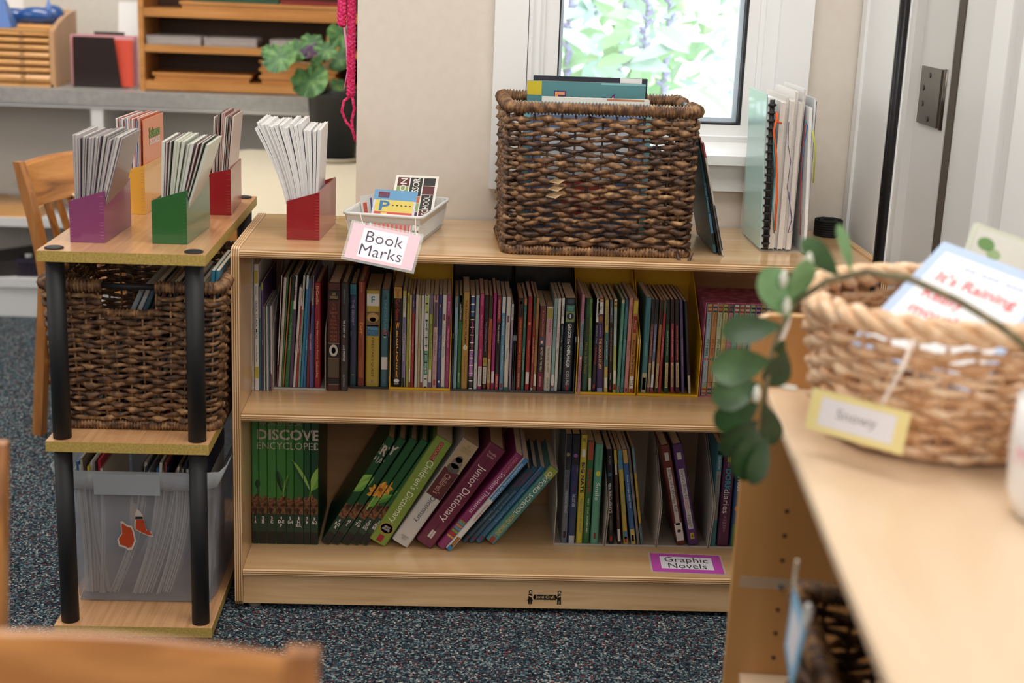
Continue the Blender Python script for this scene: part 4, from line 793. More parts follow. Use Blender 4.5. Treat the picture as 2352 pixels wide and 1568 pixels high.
row(Cc, .2, ZS, .145, [
 (152, 214, 190, 405, '#3c8c9c', 'wide teal book with an orange picture at the foot', [('b', .79, 1, '#c8b890'), ('b', .84, .97, '#c86a2c', .8), ('t', 'THE WILD ROBOT', .12, .42, '#2a5a6a', .3), ('t', 'Adventures', .43, .65, '#9ad0d8', .3)], {'k': 0}),
 (222, 254, 262, 430, '#8a4a44', 'dusky red slim book with dark green top', [('b', 0, .26, gm), ('t', 'AFTERNOON ON THE', .3, .64, '#d8b8a8', .5), ('b', .68, .94, '#d8c08a'), ('t', 'MARY POPE OSBORNE', .7, .93, K_, .5)]),
 (260, 292, 306, 430, '#6a7aa8', 'slate blue slim book with dark green top', [('b', 0, .26, gm), ('t', 'TO THE FUTURE', .3, .62, '#d0d8f0', .5), ('b', .66, .8, '#d8c08a'), ('b', .8, .94, '#eee8e2'), ('b', .945, 1, '#b03040')]),
 (312, 344, 362, 435, '#c07a3a', 'copper slim book with dark green top', [('b', 0, .26, gm), ('t', 'SUNSET OF THE', .3, .6, '#6a3a1a', .5), ('b', .68, .94, '#d8c08a'), ('t', 'MARY POPE OSBORNE', .7, .93, K_, .5), ('b', .945, 1, '#1d3a2c')]),
 (350, 381, 398, 440, '#b82638', 'red slim book with green top', [('b', 0, .13, '#3a6a44'), ('t', 'THE WRITTEN CAT', .2, .8, '#f0b0b0', .5)]),
 (418, 460, 446, 435, '#1f5c3c', 'dark green slim book with pale foot label', [('b', 0, .26, gm), ('t', 'NIGHT OF THE NINJAS', .3, .62, '#c8e0c8', .5), ('b', .67, .94, '#e0cc96'), ('t', 'MARY POPE OSBORNE', .7, .93, K_, .5)]),
 (490, 526, 496, 432, '#a83444', 'crimson slim book with dark green top', [('b', 0, .25, gm), ('t', 'LIONS AT LUNCHTIME', .28, .64, '#f0c0b8', .5), ('b', .67, .93, '#d8c08a'), ('t', 'MARY POPE OSBORNE', .7, .92, K_, .5)]),
 (548, 590, 541, 432, '#5a2030', 'burgundy slim book with green top', [('b', 0, .25, gm), ('t', 'DINGOES AT DINNERTIME', .28, .64, '#e09070', .5), ('b', .67, .93, '#d8c08a'), ('t', 'MARY POPE OSBORNE', .7, .92, K_, .5)]),
 (616, 648, 594, 435, '#584c86', 'violet slim book', [('t', 'THE DINOSAUR PROBLEM', .15, .95, '#b0a4d8', .5)]),
 (686, 722, 644, 455, '#1c1a24', 'worn dark slim book tilting aside with torn pale foot', [('b', .02, .55, '#34324a', .5), ('b', .8, 1, '#d8c8a8', .9)], {'k': 1}),
], 'chapter books in the last yellow holder', 'in the third yellow holder')
# boxed set with striped spines
bx0 = xat(1440+828/4.9, .195, Z2); step = (xat(1440+1492/4.9, .195, Z2)-bx0)/11.1
t = thing('slipcase', 'pink patterned slipcase of a boxed set of slim books at the shelf end', 'slipcase', (bx0-.004, .192, Z2))
nb = 12; bw = step*nb+.006; bh = on(1440+850/4.9, 600+478/4.9, Y=.195).z-Z2+.004
PM = noisy('pink_pattern', ['#8a3a58', '#b5587a', '#c98aa0'], 60, .45, 0)
for n_, x0, x1, y0, y1, z0, z1 in (('bottom_wall', 0, bw, 0, .14, 0, .002), ('top_wall', 0, bw, 0, .14, bh-.002, bh), ('side_wall', 0, .002, 0, .14, .002, bh-.002), ('side_wall', bw-.002, bw, 0, .14, .002, bh-.002), ('back_wall', .002, bw-.002, .138, .14, .002, bh-.002)):
    obj(n_, MB().box(x0, x1, y0, y1, z0, z1), PM, t)
sc_ = [('#a8c8d8', 'pale blue', '#c83a34', '#d8b83a', '#1f5a54'), ('#dc9448', 'orange', '#1f5a5a', '#d88a98', '#a82a3a'), ('#cdd8a8', 'pale green', '#8a2a24', '#d8803a', '#1f6a5a'), ('#dcd080', 'pale yellow', '#2a5a3a', '#d8b04a', '#d8803a'), ('#d8889c', 'pink', '#3a3434', '#7a6a64', '#b02a5a'), ('#8cc8b8', 'aqua', '#b8242c', '#eee4dc', '#1f7aa8'), ('#dca898', 'peach', '#b8242c', '#d8b88a', '#8a2a2a'), ('#b8d0a0', 'leaf green', '#b8242c', '#e8e0d8', '#8a2a4a'), ('#a0ccc8', 'mint', '#1f3a5a', '#c8c86a', '#c04a7a'), ('#c8a0b8', 'mauve', '#2a2a6a', '#c87aa0', '#3a2a6a'), ('#d8c8a0', 'sand', '#2a5a6a', '#d8a03a', '#3a6a4a'), ('#9ab8d8', 'sky', '#a83a34', '#d8d0a0', '#2a4a8a')]
for i, (c, nm, s1, s2, tc) in enumerate(sc_):
    st = [('b', .003+.022*k, .003+.022*(k+1)-.002, s1 if k % 2 else s2) for k in range(4)]+[('b', .90+.022*k, .90+.022*(k+1)-.002, s1 if k % 2 else s2) for k in range(4)]
    book('book', 'slim %s book with striped ends, %s in the pink slipcase' % (nm, ORD[i]), (bx0+.0005+i*step, .1935, Z2+.0025), 0, step-.0006, bh-.006, .13, c,
         st+[('t', 'Annie Barrows', .1, .24, '#3a4a4a', .42), ('t', 'IVY + BEAN', .38, .56, tc, .62, .02), ('d', .6, .013, .38, '#b83a2c' if i % 2 == 0 else '#1f5a6a'), ('h', str(i+1), .592, .608, W_, .3), ('t', 'chronicle books', .67, .83, '#6a7a7a', .36), ('b', .855, .86, s1), ('t', 'YZ', .865, .895, tc, .5)], 'slim books in the pink slipcase')
# ------------------------------------------------------------------ lower shelf: the green encyclopedia with one picture running over its spines
EY = .128
soilm = noisy('printed_soil', ['#1c120d', '#4a2c1a', '#8a5a3a', '#2a1a12'], 90, .45, 0, detail=6, dist=1)
def greenprint():
    m, nt, b = nodes('printed_green'); N = nt.nodes; L_ = nt.links
    tc = N.new('ShaderNodeTexCoord'); n = N.new('ShaderNodeTexNoise'); n.inputs['Scale'].default_value = 9; n.inputs['Detail'].default_value = 0
    L_.new(tc.outputs['Object'], n.inputs[0]); r = ramp(nt, n.outputs[0], [(.3, '#1f5a34'), (.5, '#4a8a3c'), (.7, '#5fa04a')])
    L_.new(r.outputs[0], b.inputs['Base Color']); b.inputs['Roughness'].default_value = .35; return m
GP = [mat(c, .35) for c in ('#3f7d46', '#468040', '#44803c', '#437c38', '#3c7434', '#336632', '#244c2e', '#1f4429', '#1f4a2a', '#204a2c', '#23522c', '#265430', '#2a5c34')]
us = [95, 172, 268, 366, 478, 566, 673, 750, 838]
ux = [xat(560+u/4.9, EY, Z3) for u in us]; u0 = ux[0]
uw = [ux[i+1]-ux[i]-.0006 for i in range(8)]
lean_px = [((733, 1246), (755, 1251), (886, 982)), ((757, 1248), (777, 1252), (913, 983)), ((779, 1247), (800, 1252), (941, 987)), ((802, 1246), (821, 1252), (963, 989)), ((823, 1244), (842, 1251), (984, 991))]
EH = .262
uw += [.0166, .0166, .0164, .0160, .0156]
ue = [0]
for w__ in uw: ue.append(ue[-1]+w__+.0004)
arts = []   # polygons in picture coords (u from the first spine, v height) with colour
def tpoly(s, uc, vc, w__, h_, col, bold):
    vs, fs, _ = glyphs(s, bold)
    for f in fs: arts.append(([(uc+vs[i][0]*w__, vc+vs[i][1]*h_) for i in f], col))
pxw = (ux[8]-ux[0])/(838-95)
def uu(c, y=1470): return (c-95)*(ux[8]-ux[0])/(743+(1470-y)*.070)
def vv(c): return on(760, 950+c/4.9, Y=EY).z-Z3
a_, b_ = uu(165, 250), uu(925, 250)
tpoly('DISCOVE', (a_+b_)/2, vv(250), b_-a_, vv(190)-vv(310), '#b9aca0', .03)
tpoly('R', ue[8]+.0095, vv(250)-.001, .0125, vv(190)-vv(310), '#b9aca0', .03)
tpoly('Y', ue[9]+.004, vv(250)-.001, .017, vv(190)-vv(310), '#b9aca0', .03)
a_, b_ = uu(165, 375), uu(925, 375)
tpoly('ENCYCLOPED', (a_+b_)/2, vv(375), b_-a_, vv(335)-vv(415), '#b9aca0', 0)
tpoly('D', ue[8]-.0025, vv(375), .008, vv(335)-vv(415), '#b9aca0', 0)
tpoly('IA', ue[8]+.0125, vv(375)-.001, .013, vv(335)-vv(415), '#b9aca0', 0)
a_, b_ = uu(190, 125), uu(720, 125)
tpoly('WORLD BOOK', (a_+b_)/2, vv(125), b_-a_, vv(98)-vv(152), '#9a9088', 0)
def leafp(u, v, ang, L_, W__, col, col2=None):
    pts = []
    for k in range(7): t_ = k/6; pts.append((t_*L_, W__/2*math.sin(PI*t_)**.8))
    low = [(x, 0) for x, y in pts]; c, s = math.cos(ang), math.sin(ang)
    up_ = [(x, y) for x, y in pts]+low[::-1]; dn = low+[(x, -y) for x, y in pts][::-1]
    for P_, cc in ((up_, col), (dn, col2 or col)): arts.append(([(u+x*c-y*s, v+x*s+y*c) for x, y in P_], cc))
def stem(u0_, v0_, u1_, v1_, w__, col):
    dx, dy = u1_-u0_, v1_-v0_; l_ = math.hypot(dx, dy); nx, ny = -dy/l_*w__/2, dx/l_*w__/2
    arts.append(([(u0_+nx, v0_+ny), (u1_+nx, v1_+ny), (u1_-nx, v1_-ny), (u0_-nx, v0_-ny)], col))
g1, g2, g3 = '#6a9c40', '#8ab454', '#16301a'
vs_ = vv(950)
q_ = uu(163, 880); stem(q_, vs_, q_, vv(840), .0012, g3); leafp(q_, vv(862), PI/2, vv(752)-vv(862), .010, g3, '#1d3a20')
q_ = uu(462, 880); stem(q_, vs_, q_, vv(860), .0016, g2); leafp(q_-.0005, vv(900), 1.80, .050, .012, g3, '#2d5a28'); leafp(q_+.001, vv(900), 1.32, .042, .009, g1, '#2d5a28')
q_ = uu(778, 880); stem(q_-.001, vs_, q_, vv(870), .0028, g2); leafp(q_, vv(880), 2.08, .078, .013, '#24502c', g2); leafp(q_+.001, vv(880), 1.12, .068, .026, g2, g1)
lb = ue[8]
leafp(lb+.002, .126, 1.15, .042, .017, g2, g1)
fc = (lb+.042, .137)
stem(lb+.040, .086, fc[0]-.002, fc[1]-.006, .0035, g2); leafp(lb+.041, .092, 1.22, .05, .013, g1, g2); leafp(lb+.043, .094, .95, .05, .013, g1, '#4a8030')
for k in range(9): leafp(fc[0], fc[1], .2+k*2*PI/9+(.1 if k % 2 else 0), .021, .0105, '#e0a23a', '#c8862a')
arts.append(([(fc[0]+.005*math.cos(k*.6), fc[1]+.0045*math.sin(k*.6)) for k in range(10)], '#8a4a1c'))
rr = random.Random(5)
soil = [(-.002, vs_-.004)]
nn = 70
soilpts = [(ue[13]*k/nn, vs_+rr.uniform(-.006, .003)+(.004 if 2 < k % 17 < 6 else 0)) for k in range(nn+1)]
vols = ['1\nA', '2\nB', '3\nC', '4\nD-E\nF', '5\nG-H', '6\nI-J\nK-L', '7\nM', '8\nN-O', '9\nP-Q\nR', '10\nS', '11\nT-U', '12\nV-W\nX-Y-Z', '13\nATLAS\nINDEX']
zs1, zs2 = vv(1140), vv(1340)
ORDV = ORD
for i in range(13):
    if i < 8: org = Vector((ux[i], EY, Z3+.0004)); lean = 0; x0 = 0
    else:
        bl, br, tl = lean_px[i-8]
        a = on(*bl, Y=EY); b_ = on(*br, Y=EY); c_ = on(*tl, Y=EY)
        lean = math.atan2(c_.x-a.x, c_.z-a.z); org = Vector((b_.x, EY, Z3+.0006)); x0 = -uw[i]
        lean = .522+.011*(i-8)
    wv = uw[i]
    lbl = ('upright volume %s of the green encyclopedia, %s spine from the bookcase side' % (vols[i].split('\n')[0], ORD[i])) if i < 8 else ('slanting green encyclopedia volume numbered %s, %s of the five leaning ones' % (vols[i].split('\n')[0], ORD[i-8]))
    t = thing('encyclopedia_volume', lbl, 'book', org, (0, lean, 0), 'green encyclopedia volumes on the lower shelf')
    dep = .21
    obj('cover', MB().prism([(x0, .002), (x0+.002, 0), (x0+wv-.002, 0), (x0+wv, .002), (x0+wv, dep), (x0+wv-.002, dep), (x0+wv-.002, .004), (x0+.002, .004), (x0+.002, dep), (x0, dep)], 'Z', 0, EH), GP[i], t)
    obj('page_block', MB().box(x0+.0021, x0+wv-.0021, .0041, dep-.004, .003, EH-.004), PAPERD, t)
    def xx(u): return u-ue[i]+x0
    bot = [(max(0, min(1, 1))*0+ue[i], zs1), (ue[i]+wv, zs1)]
    sm = MB(); pv = None
    pts = [(u, v) for u, v in soilpts if ue[i] < u < ue[i]+wv]
    lv = min(soilpts, key=lambda q: abs(q[0]-ue[i]))[1]; rv = min(soilpts, key=lambda q: abs(q[0]-ue[i]-wv))[1]
    pl = [(ue[i]+.0004, zs1)]+[(ue[i]+wv-.0004, zs1), (ue[i]+wv-.0004, rv)]+pts[::-1]+[(ue[i]+.0004, lv)]
    sm.add([(xx(u), -.0003, v) for u, v in pl], [tuple(range(len(pl)))])
    obj('printed_soil', sm, soilm, t)
    obj('number_band', MB().quad((x0+.0004, -.00035, zs2), (x0+wv-.0004, -.00035, zs2), (x0+wv-.0004, -.00035, zs1), (x0+.0004, -.00035, zs1)).quad((x0+.0004, -.00035, .001), (x0+wv-.0004, -.00035, .001), (x0+wv-.0004, -.00035, zs2), (x0+.0004, -.00035, zs2), 1), [mat('#22382a', .4), mat('#171614', .4)], t)
    cols = {}; layer = 0
    for k, (pg, col) in enumerate(arts):
        cp_ = clipx(pg, ue[i]+.0003, ue[i]+wv-.0003)
        if len(cp_) > 2: cols.setdefault(col, MB()).add([(xx(u), -.0006-.00001*(k % 40 if k > 60 else 0)-(.0003 if col in ('#e0a23a', '#c8862a', '#8a4a1c') else 0), v) for u, v in cp_], [tuple(range(len(cp_)))])
    if cols:
        for col, mb_ in cols.items(): obj('lettering' if col in ('#b9aca0', '#9a9088') else 'petal_print' if col in ('#e0a23a', '#c8862a', '#8a4a1c') else 'leaf_print', mb_, mat(col, .4), t)
    nl = vols[i].count('\n')+1
    letter(t, vols[i], (x0+wv*.52, -.0009, zs1-(zs1-zs2)*(.34 if nl < 3 else .42)), (1, 0, 0), (0, 0, 1), wv*(.3 if nl == 2 and len(vols[i].split(chr(10))[1]) == 1 else .62), (zs1-zs2)*(.4 if nl < 3 else .6), '#e4e0dc', .03, 'volume_number', fit=1.0)
# leaning dictionaries
def lb_(name, label, bl, br, tl, Y, dep, col, items, **k):
    a = on(*bl, Y=Y); b_ = on(*br, Y=Y); c_ = on(*tl, Y=Y)
    w__ = math.hypot(b_.x-a.x, b_.z-a.z); h_ = math.hypot(c_.x-a.x, c_.z-a.z); ang = math.atan2(c_.x-a.x, c_.z-a.z)
    return book(name, label, (b_.x, Y, Z3+.0006), ang, w__, h_, dep, col, items, k.pop('group', 'leaning dictionaries'), **k)
LG = 'leaning dictionaries'
lb_('dictionary', 'thick lime green dictionary leaning beside the encyclopedia', (847, 1235), (885, 1252), (1001, 998), .124, .2, '#8fae34', [('b', .03, .2, '#a8202c', .26), ('t', 'SCHOLASTIC', .035, .19, '#e0a080', .2), ('t', 'Children\'s Dictionary', .2, .8, '#e4e8d0', .55), ('d', .86, .046, .38, '#c8803a'), ('d', .86, .042, .34, '#2a7ab0'), ('h', 'NEWLY\nUPDATED', .84, .88, W_, .5), ('b', .925, .985, '#c02028', .34)], pages=PAPER)
lb_('dictionary', 'thick worn white dictionary with tiger picture and maroon band', (901, 1231), (936, 1252), (1065, 999), .12, .2, '#dcd6d0', [('b', 0, .27, '#c8a878'), ('h', 'THE\nAMERICAN\nHERITAGE', .03, .1, '#8a6a44', .6), ('d', .2, .05, .3, '#7a7068'), ('d', .165, .03, .2, '#54504c'), ('d', .25, .04, .36, '#5a544e'), ('b', .27, .53, '#6a2428'), ('t', 'Children\'s', .31, .5, '#c89a8a', .42), ('t', 'Dictionary', .53, .78, '#4a4a4c', .42), ('h', 'HOUGHTON\nMIFFLIN', .92, .955, '#6a6a6c', .5)], pages=PAPERD)
lb_('dictionary', 'thick maroon hardcover dictionary with white serif-like lettering', (956, 1232), (992, 1254), (1125, 1008), .118, .2, '#7c1c42', [('h', 'Thorndike\nBarnhart', .06, .11, '#d8a8a8', .55), ('t', 'Junior Dictionary', .2, .76, '#ecd8d8', .6), ('b', .86, .93, '#e0d4d0', .28), ('b', .03, .97, '#3a0c20', .02)], hard=True, pages=PAPERD)
lb_('thesaurus', 'magenta thesaurus with coloured stripes near its foot', (1004, 1243), (1021, 1254), (1185, 1030), .114, .19, '#a02468', [('t', 'SCHOLASTIC', .03, .2, '#d89080', .35), ('t', 'Student Thesaurus', .2, .62, '#ecd0e0', .62), ('b', .73, .75, '#4aa0b4'), ('b', .755, .775, '#d8804a'), ('b', .78, .8, '#4aa0b4'), ('b', .81, .83, '#7ab03a'), ('b', .835, .86, '#c8282c'), ('b', .87, .885, '#e0b03a'), ('d', .72, .01, .5, '#8a7a3a')])
lb_('dictionary', 'slim white and blue dictionary leaning against the magenta thesaurus', (1025, 1251), (1035, 1259), (1205, 1043), .108, .19, '#e8e6e2', [('b', 0, .45, '#2a8ad0'), ('t', 'CHILDREN\'S VISUAL DICTIONARY', .05, .47, '#e8f0f4', .5), ('t', 'French-English', .5, .67, '#b02028', .5), ('t', 'BARRON\'S', .86, .95, '#e09020', .5, .02), ('b', .86, .96, '#2a1c10', .7), ('b', .96, 1, '#2a8ad0')])
for i, (bl, br, tl, c) in enumerate((((1061, 1228), (1071, 1234), (1212, 1060), '#1f4a66'), ((1075, 1228), (1087, 1234), (1224, 1056), '#1f5272'), ((1091, 1229), (1104, 1236), (1241, 1058), '#1f6a9c'))):
    lb_('dictionary', ['dark blue spelling dictionary beside the white and blue one', 'dark blue spelling dictionary between two blue ones', 'brighter blue spelling dictionary against the turquoise one'][i], bl, br, tl, .15, .17, c, [('t', 'SCHOLASTIC', .06, .24, '#b03040', .35), ('t', 'Dictionary of Spelling', .27, .75, '#7aa8c0', .6), ('b', .92, .97, '#a02830', .4)])
lb_('dictionary', 'turquoise and orange school dictionary leaning on the clear holders', (1115, 1230), (1136, 1243), (1263, 1061), .145, .17, '#4a9a94', [('b', 0, .12, '#a8b83a'), ('t', 'OXFORD SCHOOL', .05, .62, '#e8ead8', .5, .01), ('t', 'WORD ORIGINS', .62, .9, '#d8c048', .5), ('b', .93, 1, '#c0443a', .5)])
# ------------------------------------------------------------------ clear holders with graphic novels
GYf = .153
D0 = (1240, 970, 3.646)
cl = [(1270.5, 1386.5), (1389, 1505.5), (1507.5, 1625), (1627.5, 1745)]
for i, (a, b_) in enumerate(cl):
    fold(xat(a, GYf, Z3), xat(b_, GYf, Z3), GYf, Z3+.0004, FROST, ['clear plastic holder of graphic novels beside the leaning dictionaries', 'clear plastic holder of slim comics, second on the lower shelf', 'clear plastic holder with two diary style books, third on the lower shelf', 'clear plastic holder mostly hidden by the birch panel, fourth on the lower shelf'][i], bulge=.03, mid=.10, back=.25, group='clear file holders on the lower shelf')
ZL = Z3+.0026
row(D0, .158, ZL, .15, [
 (176, 226, 222, 100, '#6a7484', 'grey blue graphic novel with dark top', [('b', 0, .32, '#181a22'), ('d', .18, .018, .3, '#8a7a5a'), ('t', 'WINGS OF FIRE', .25, .5, '#3a3428', .6), ('t', 'THE DRAGONET PROPHECY', .52, .72, '#c8d0d8', .5), ('b', .89, .95, K_, .5)]),
 (231, 294, 282, 100, '#1f3a6a', 'navy graphic novel with purple lettering', [('b', 0, .28, '#151824'), ('d', .19, .018, .28, '#8a4a8c'), ('t', 'WINGS OF FIRE', .27, .52, '#5a2a5a', .6), ('t', 'THE LOST HEIR', .54, .66, '#c8d0e8', .5), ('b', .93, 1, '#c8ccd4', .9)]),
 (302, 354, 352, 103, '#e4cc2a', 'bright yellow comic book', [('h', 'PEIRCE', .03, .06, K_, .6), ('t', 'BIG NATE', .22, .56, '#181838', .75, .03), ('b', .13, .2, '#e8e8e0', .7), ('t', 'WELCOME TO MY WORLD', .58, .9, '#4a6a8a', .4)]),
 (358, 412, 400, 155, '#2f7a3a', 'green comic book with red top', [('b', 0, .18, '#c04a2a'), ('t', 'BIG NATE', .27, .5, '#b52a2a', .7, .02), ('t', 'VERY STOP, SUPERSTAR!', .54, .9, '#e0e8d0', .35)]),
 (422, 488, 462, 182, '#5cb494', 'mint green graphic novel with a yellow smiling dot', [('t', 'Raina Telgemeier', .04, .24, '#2a6a54', .25), ('d', .29, .028, .28, '#c8cc3a'), ('t', 'Smile', .38, .56, '#e4ece4', .62), ('b', .89, .95, '#b02830', .35)]),
], 'graphic novels in the first clear holder', 'in the first clear holder')
row(D0, .158, ZL, .14, [
 (572, 620, 560, 228, '#151314', 'black comic book with white lettering', [('t', 'BLABEY', .05, .18, '#8a8a8c', .3), ('d', .26, .02, .3, '#2a5a7a'), ('t', 'the BAD GUYS', .35, .67, '#e0e0e0', .55, .01), ('t', 'in MISSION', .7, .85, '#8a8a8c', .4), ('b', .92, .97, '#b82830', .5)]),
 (651, 680, 616, 228, '#4a2a26', 'brown slim comic book with yellow top', [('b', 0, .15, '#d0b83a'), ('b', .15, .26, '#e0dcd4', .6), ('t', 'Stepping Out Sister', .5, .8, '#d8a090', .5), ('b', .84, .97, '#ece6e0')]),
 (702, 740, 650, 235, '#d8b83a', 'yellow slim comic book with blue top', [('b', 0, .2, '#3a90c4'), ('t', 'THE BARKEE BOOKS', .42, .68, '#2a9aa4', .5), ('b', .86, .94, '#3a90c4'), ('b', .92, .98, '#c02830', .7)]),
 (762, 806, 688, 230, '#2f6ab0', 'blue comic book with yellow ends', [('b', 0, .14, '#d8a83a'), ('t', 'Three Stooges AND THE', .17, .7, '#dce8f0', .5), ('b', .84, 1, '#dcc050'), ('b', .9, .97, '#c02830', .5)]),
 (816, 838, 732, 225, '#8a8484', 'grey slim comic book', [('b', 0, .25, '#6a5a50'), ('t', 'BAD KITTY', .28, .5, '#3a2a5a', .7)]),
 (846, 866, 770, 208, '#d8b030', 'thin yellow comic book tilting with blue ends', [('b', 0, .26, '#4a90b4'), ('t', 'ATTACK OF THE', .4, .75, K_, .5), ('b', .78, 1, '#3a7aa4')], {'k': 1}),
], 'slim comics in the second clear holder', 'in the second clear holder')
row(D0, .158, ZL, .14, [
 (1146, 1226, 1008, 200, '#7a2a22', 'thick red brown diary style book with torn white strip', [('b', .07, .15, '#d0cac4', .5), ('t', 'Diary of a Wimpy Kid', .24, .66, '#3a3034', .5), ('b', .22, .8, '#d8d2cc', .55), ('b', .78, .96, '#e8e4de', .95), ('d', .86, .016, .2, K_)], {'hard': True}),
 (1246, 1332, 1108, 190, '#5a2a7a', 'thick purple diary style book with torn white strip', [('b', .08, .15, '#d0ccc8', .5), ('b', .24, .84, '#dcd8d4', .6), ('t', 'Diary of a Wimpy Kid', .25, .54, '#3a3044', .5), ('t', 'THE UGLY TRUTH', .55, .64, '#c04a5a', .4), ('t', 'KINNEY', .7, .82, '#3a3044', .4), ('b', .88, .94, '#e0c03a', .45), ('h', '4', .89, .93, K_, .25)], {'hard': True}),
], 'diary style books in the third clear holder', 'in the third clear holder', hard=True)
row(D0, .158, ZL, .14, [
 (1426, 1472, 1462, 182, '#2f8a9c', 'teal graphic novel with grey middle', [('b', 0, .25, '#3a8aa0'), ('b', .06, .1, '#d8b04a'), ('t', 'CLANTON', .12, .24, '#d0e0e4', .5), ('b', .26, .74, '#9a9896'), ('t', 'NARWHAL\'S OTTER FRIEND', .3, .68, '#3a4a54', .55)]),
 (1482, 1578, 1520, 260, '#5c1c50', 'thick dark purple book with pale outlined lettering', [('b', .03, .09, '#b0a02a', .4), ('t', 'Russell', .1, .14, '#c08aa8', .3), ('t', 'DORK', .16, .4, '#3a8aa0', .6, .04), ('t', 'diaries', .38, .64, '#e0dcdc', .6), ('h', 'Tales\nfrom a\nNot-So-\nPopular\nParty\nGirl', .67, .84, '#c890b0', .4)], {'hard': True}),
 (1592, 1655, 1628, 275, '#2a5a9c', 'blue book with green foot and white lettering', [('b', .75, 1, '#5a9a3c'), ('b', .0, .3, '#1c2a4a'), ('t', 'DOG MAN', .12, .38, '#e0e4e8', .6, .03), ('d', .58, .03, .3, '#c8803a'), ('b', .87, .95, K_, .4)], {'hard': True}),
 (1662, 1720, 1690, 260, '#8a3a2a', 'rust coloured book behind the birch panel', []),
], 'books in the fourth clear holder', 'in the fourth clear holder')
# lower shelf sign lying flat
c = [on(x, y, Z=Z3) for x, y in ((1493, 1270), (1648, 1276), (1664, 1319), (1500, 1312))]
def card(name, label, cat, p00, ux_, uy_, w__, h_, th, rim, inner, text, tcol, inset=.17, insy=.2, bold=0, tw=.62, thh=.62, lam=0):
    """flat card: p00 lower corner, ux/uy unit vectors, printed side along ux x uy"""
    ux_, uy_ = Vector(ux_).normalized(), Vector(uy_); uy_ = (uy_-ux_*uy_.dot(ux_)).normalized(); nz = ux_.cross(uy_); p = Vector(p00)
    t = thing(name, label, cat, p)
    def slab(a0, a1, b0, b1, c0, c1): return MB().hexa([tuple(ux_*a+uy_*b+nz*c_) for c_ in (c0, c1) for a, b in ((a0, b0), (a1, b0), (a1, b1), (a0, b1))])
    if lam: obj('laminate', slab(-lam, w__+lam, -lam, h_+lam, -.0002, th*.6), ACRYL, t)
    obj('card_sheet', slab(0, w__, 0, h_, 0, th), mat(rim, .4), t)
    obj('card_panel', slab(w__*inset, w__*(1-inset), h_*insy, h_*(1-insy), th, th+.0002), mat(inner, .4), t)
    letter(t, text, ux_*w__/2+uy_*h_/2+nz*(th+.0005), ux_, uy_, w__*tw, h_*thh, tcol, bold, 'card_lettering', fit=1.25)
    return t
card('shelf_sign', 'flat magenta-bordered card reading Graphic Novels on the lower shelf', 'sign', (c[3].x, c[3].y, Z3+.0006), (c[2]-c[3]), Vector((0, 1, 0)), (c[2]-c[3]).length, .09, .0008, '#c050b0', '#e2e2ea', 'Graphic\nNovels', '#38343a', .13, .17, 0, .62, .6, .004)
# ------------------------------------------------------------------ painted box files and their booklets
def file_box(label, A, B, Cn, z, hA, hB, hC, m, marks=True):
    A, B, Cn = Vector((*A, 0)), Vector((*B, 0)), Vector((*Cn, 0)); D = A+(Cn-B); hD = hA+(hC-hB)
    t = thing('box_file', label, 'box', (A.x, A.y, z), group='painted wooden box files')
    T = .0055; e1 = (B-A).normalized(); e2 = (Cn-B).normalized(); Wd = (B-A).length; Dp = (Cn-B).length
    def H(a, b): u, v = a/Wd, b/Dp; return (hA*(1-u)+hB*u)*(1-v)+(hD*(1-u)+hC*u)*v
    def blk(a0, a1, b0, b1, full=True, zt=.006):
        cs = [(a0, b0), (a1, b0), (a1, b1), (a0, b1)]
        P_ = [e1*a+e2*b for a, b in cs]
        return MB().hexa([(p.x, p.y, 0) for p in P_]+[(p.x, p.y, H(*q) if full else zt) for p, q in zip(P_, cs)])
    for nm, a in (('front_panel', (0, Wd, 0, T)), ('back_panel', (0, Wd, Dp-T, Dp)), ('side_panel', (0, T, T+.0001, Dp-T-.0001)), ('side_panel', (Wd-T, Wd, T+.0001, Dp-T-.0001))): obj(nm, blk(*a), m, t)
    obj('bottom_panel', blk(T+.0001, Wd-T-.0001, T+.0001, Dp-T-.0001, False), m, t)
    if marks:
        mk_ = MB(); rd = random.Random(int(A.x*1e4))
        for k in range(14):
            zz_ = hB*(.08+.88*k/14); a0 = Wd-.0075-rd.uniform(0, .001); p, q = e1*a0, e1*(Wd-.001)
            if rd.random() < .8: mk_.quad((p.x, p.y-.0003, zz_), (q.x, q.y-.0003, zz_), (q.x, q.y-.0003, zz_+.0006), (p.x, p.y-.0003, zz_+.0006))
            if rd.random() < .4: p, q = e1*.001, e1*.005; mk_.quad((p.x, p.y-.0003, zz_), (q.x, q.y-.0003, zz_), (q.x, q.y-.0003, zz_+.0005), (p.x, p.y-.0003, zz_+.0005))
        obj('joint_marks', mk_, mat('#b57a98' if 'purple' in label else '#b05a4c' if 'red' in label else '#3a7a4a' if 'green' in label else '#f0c870', .5), t)['kind'] = 'stuff'  # finger-joint ticks drawn as flat marks on the wooden panel edges
    return t, A, e1, e2, Wd, Dp
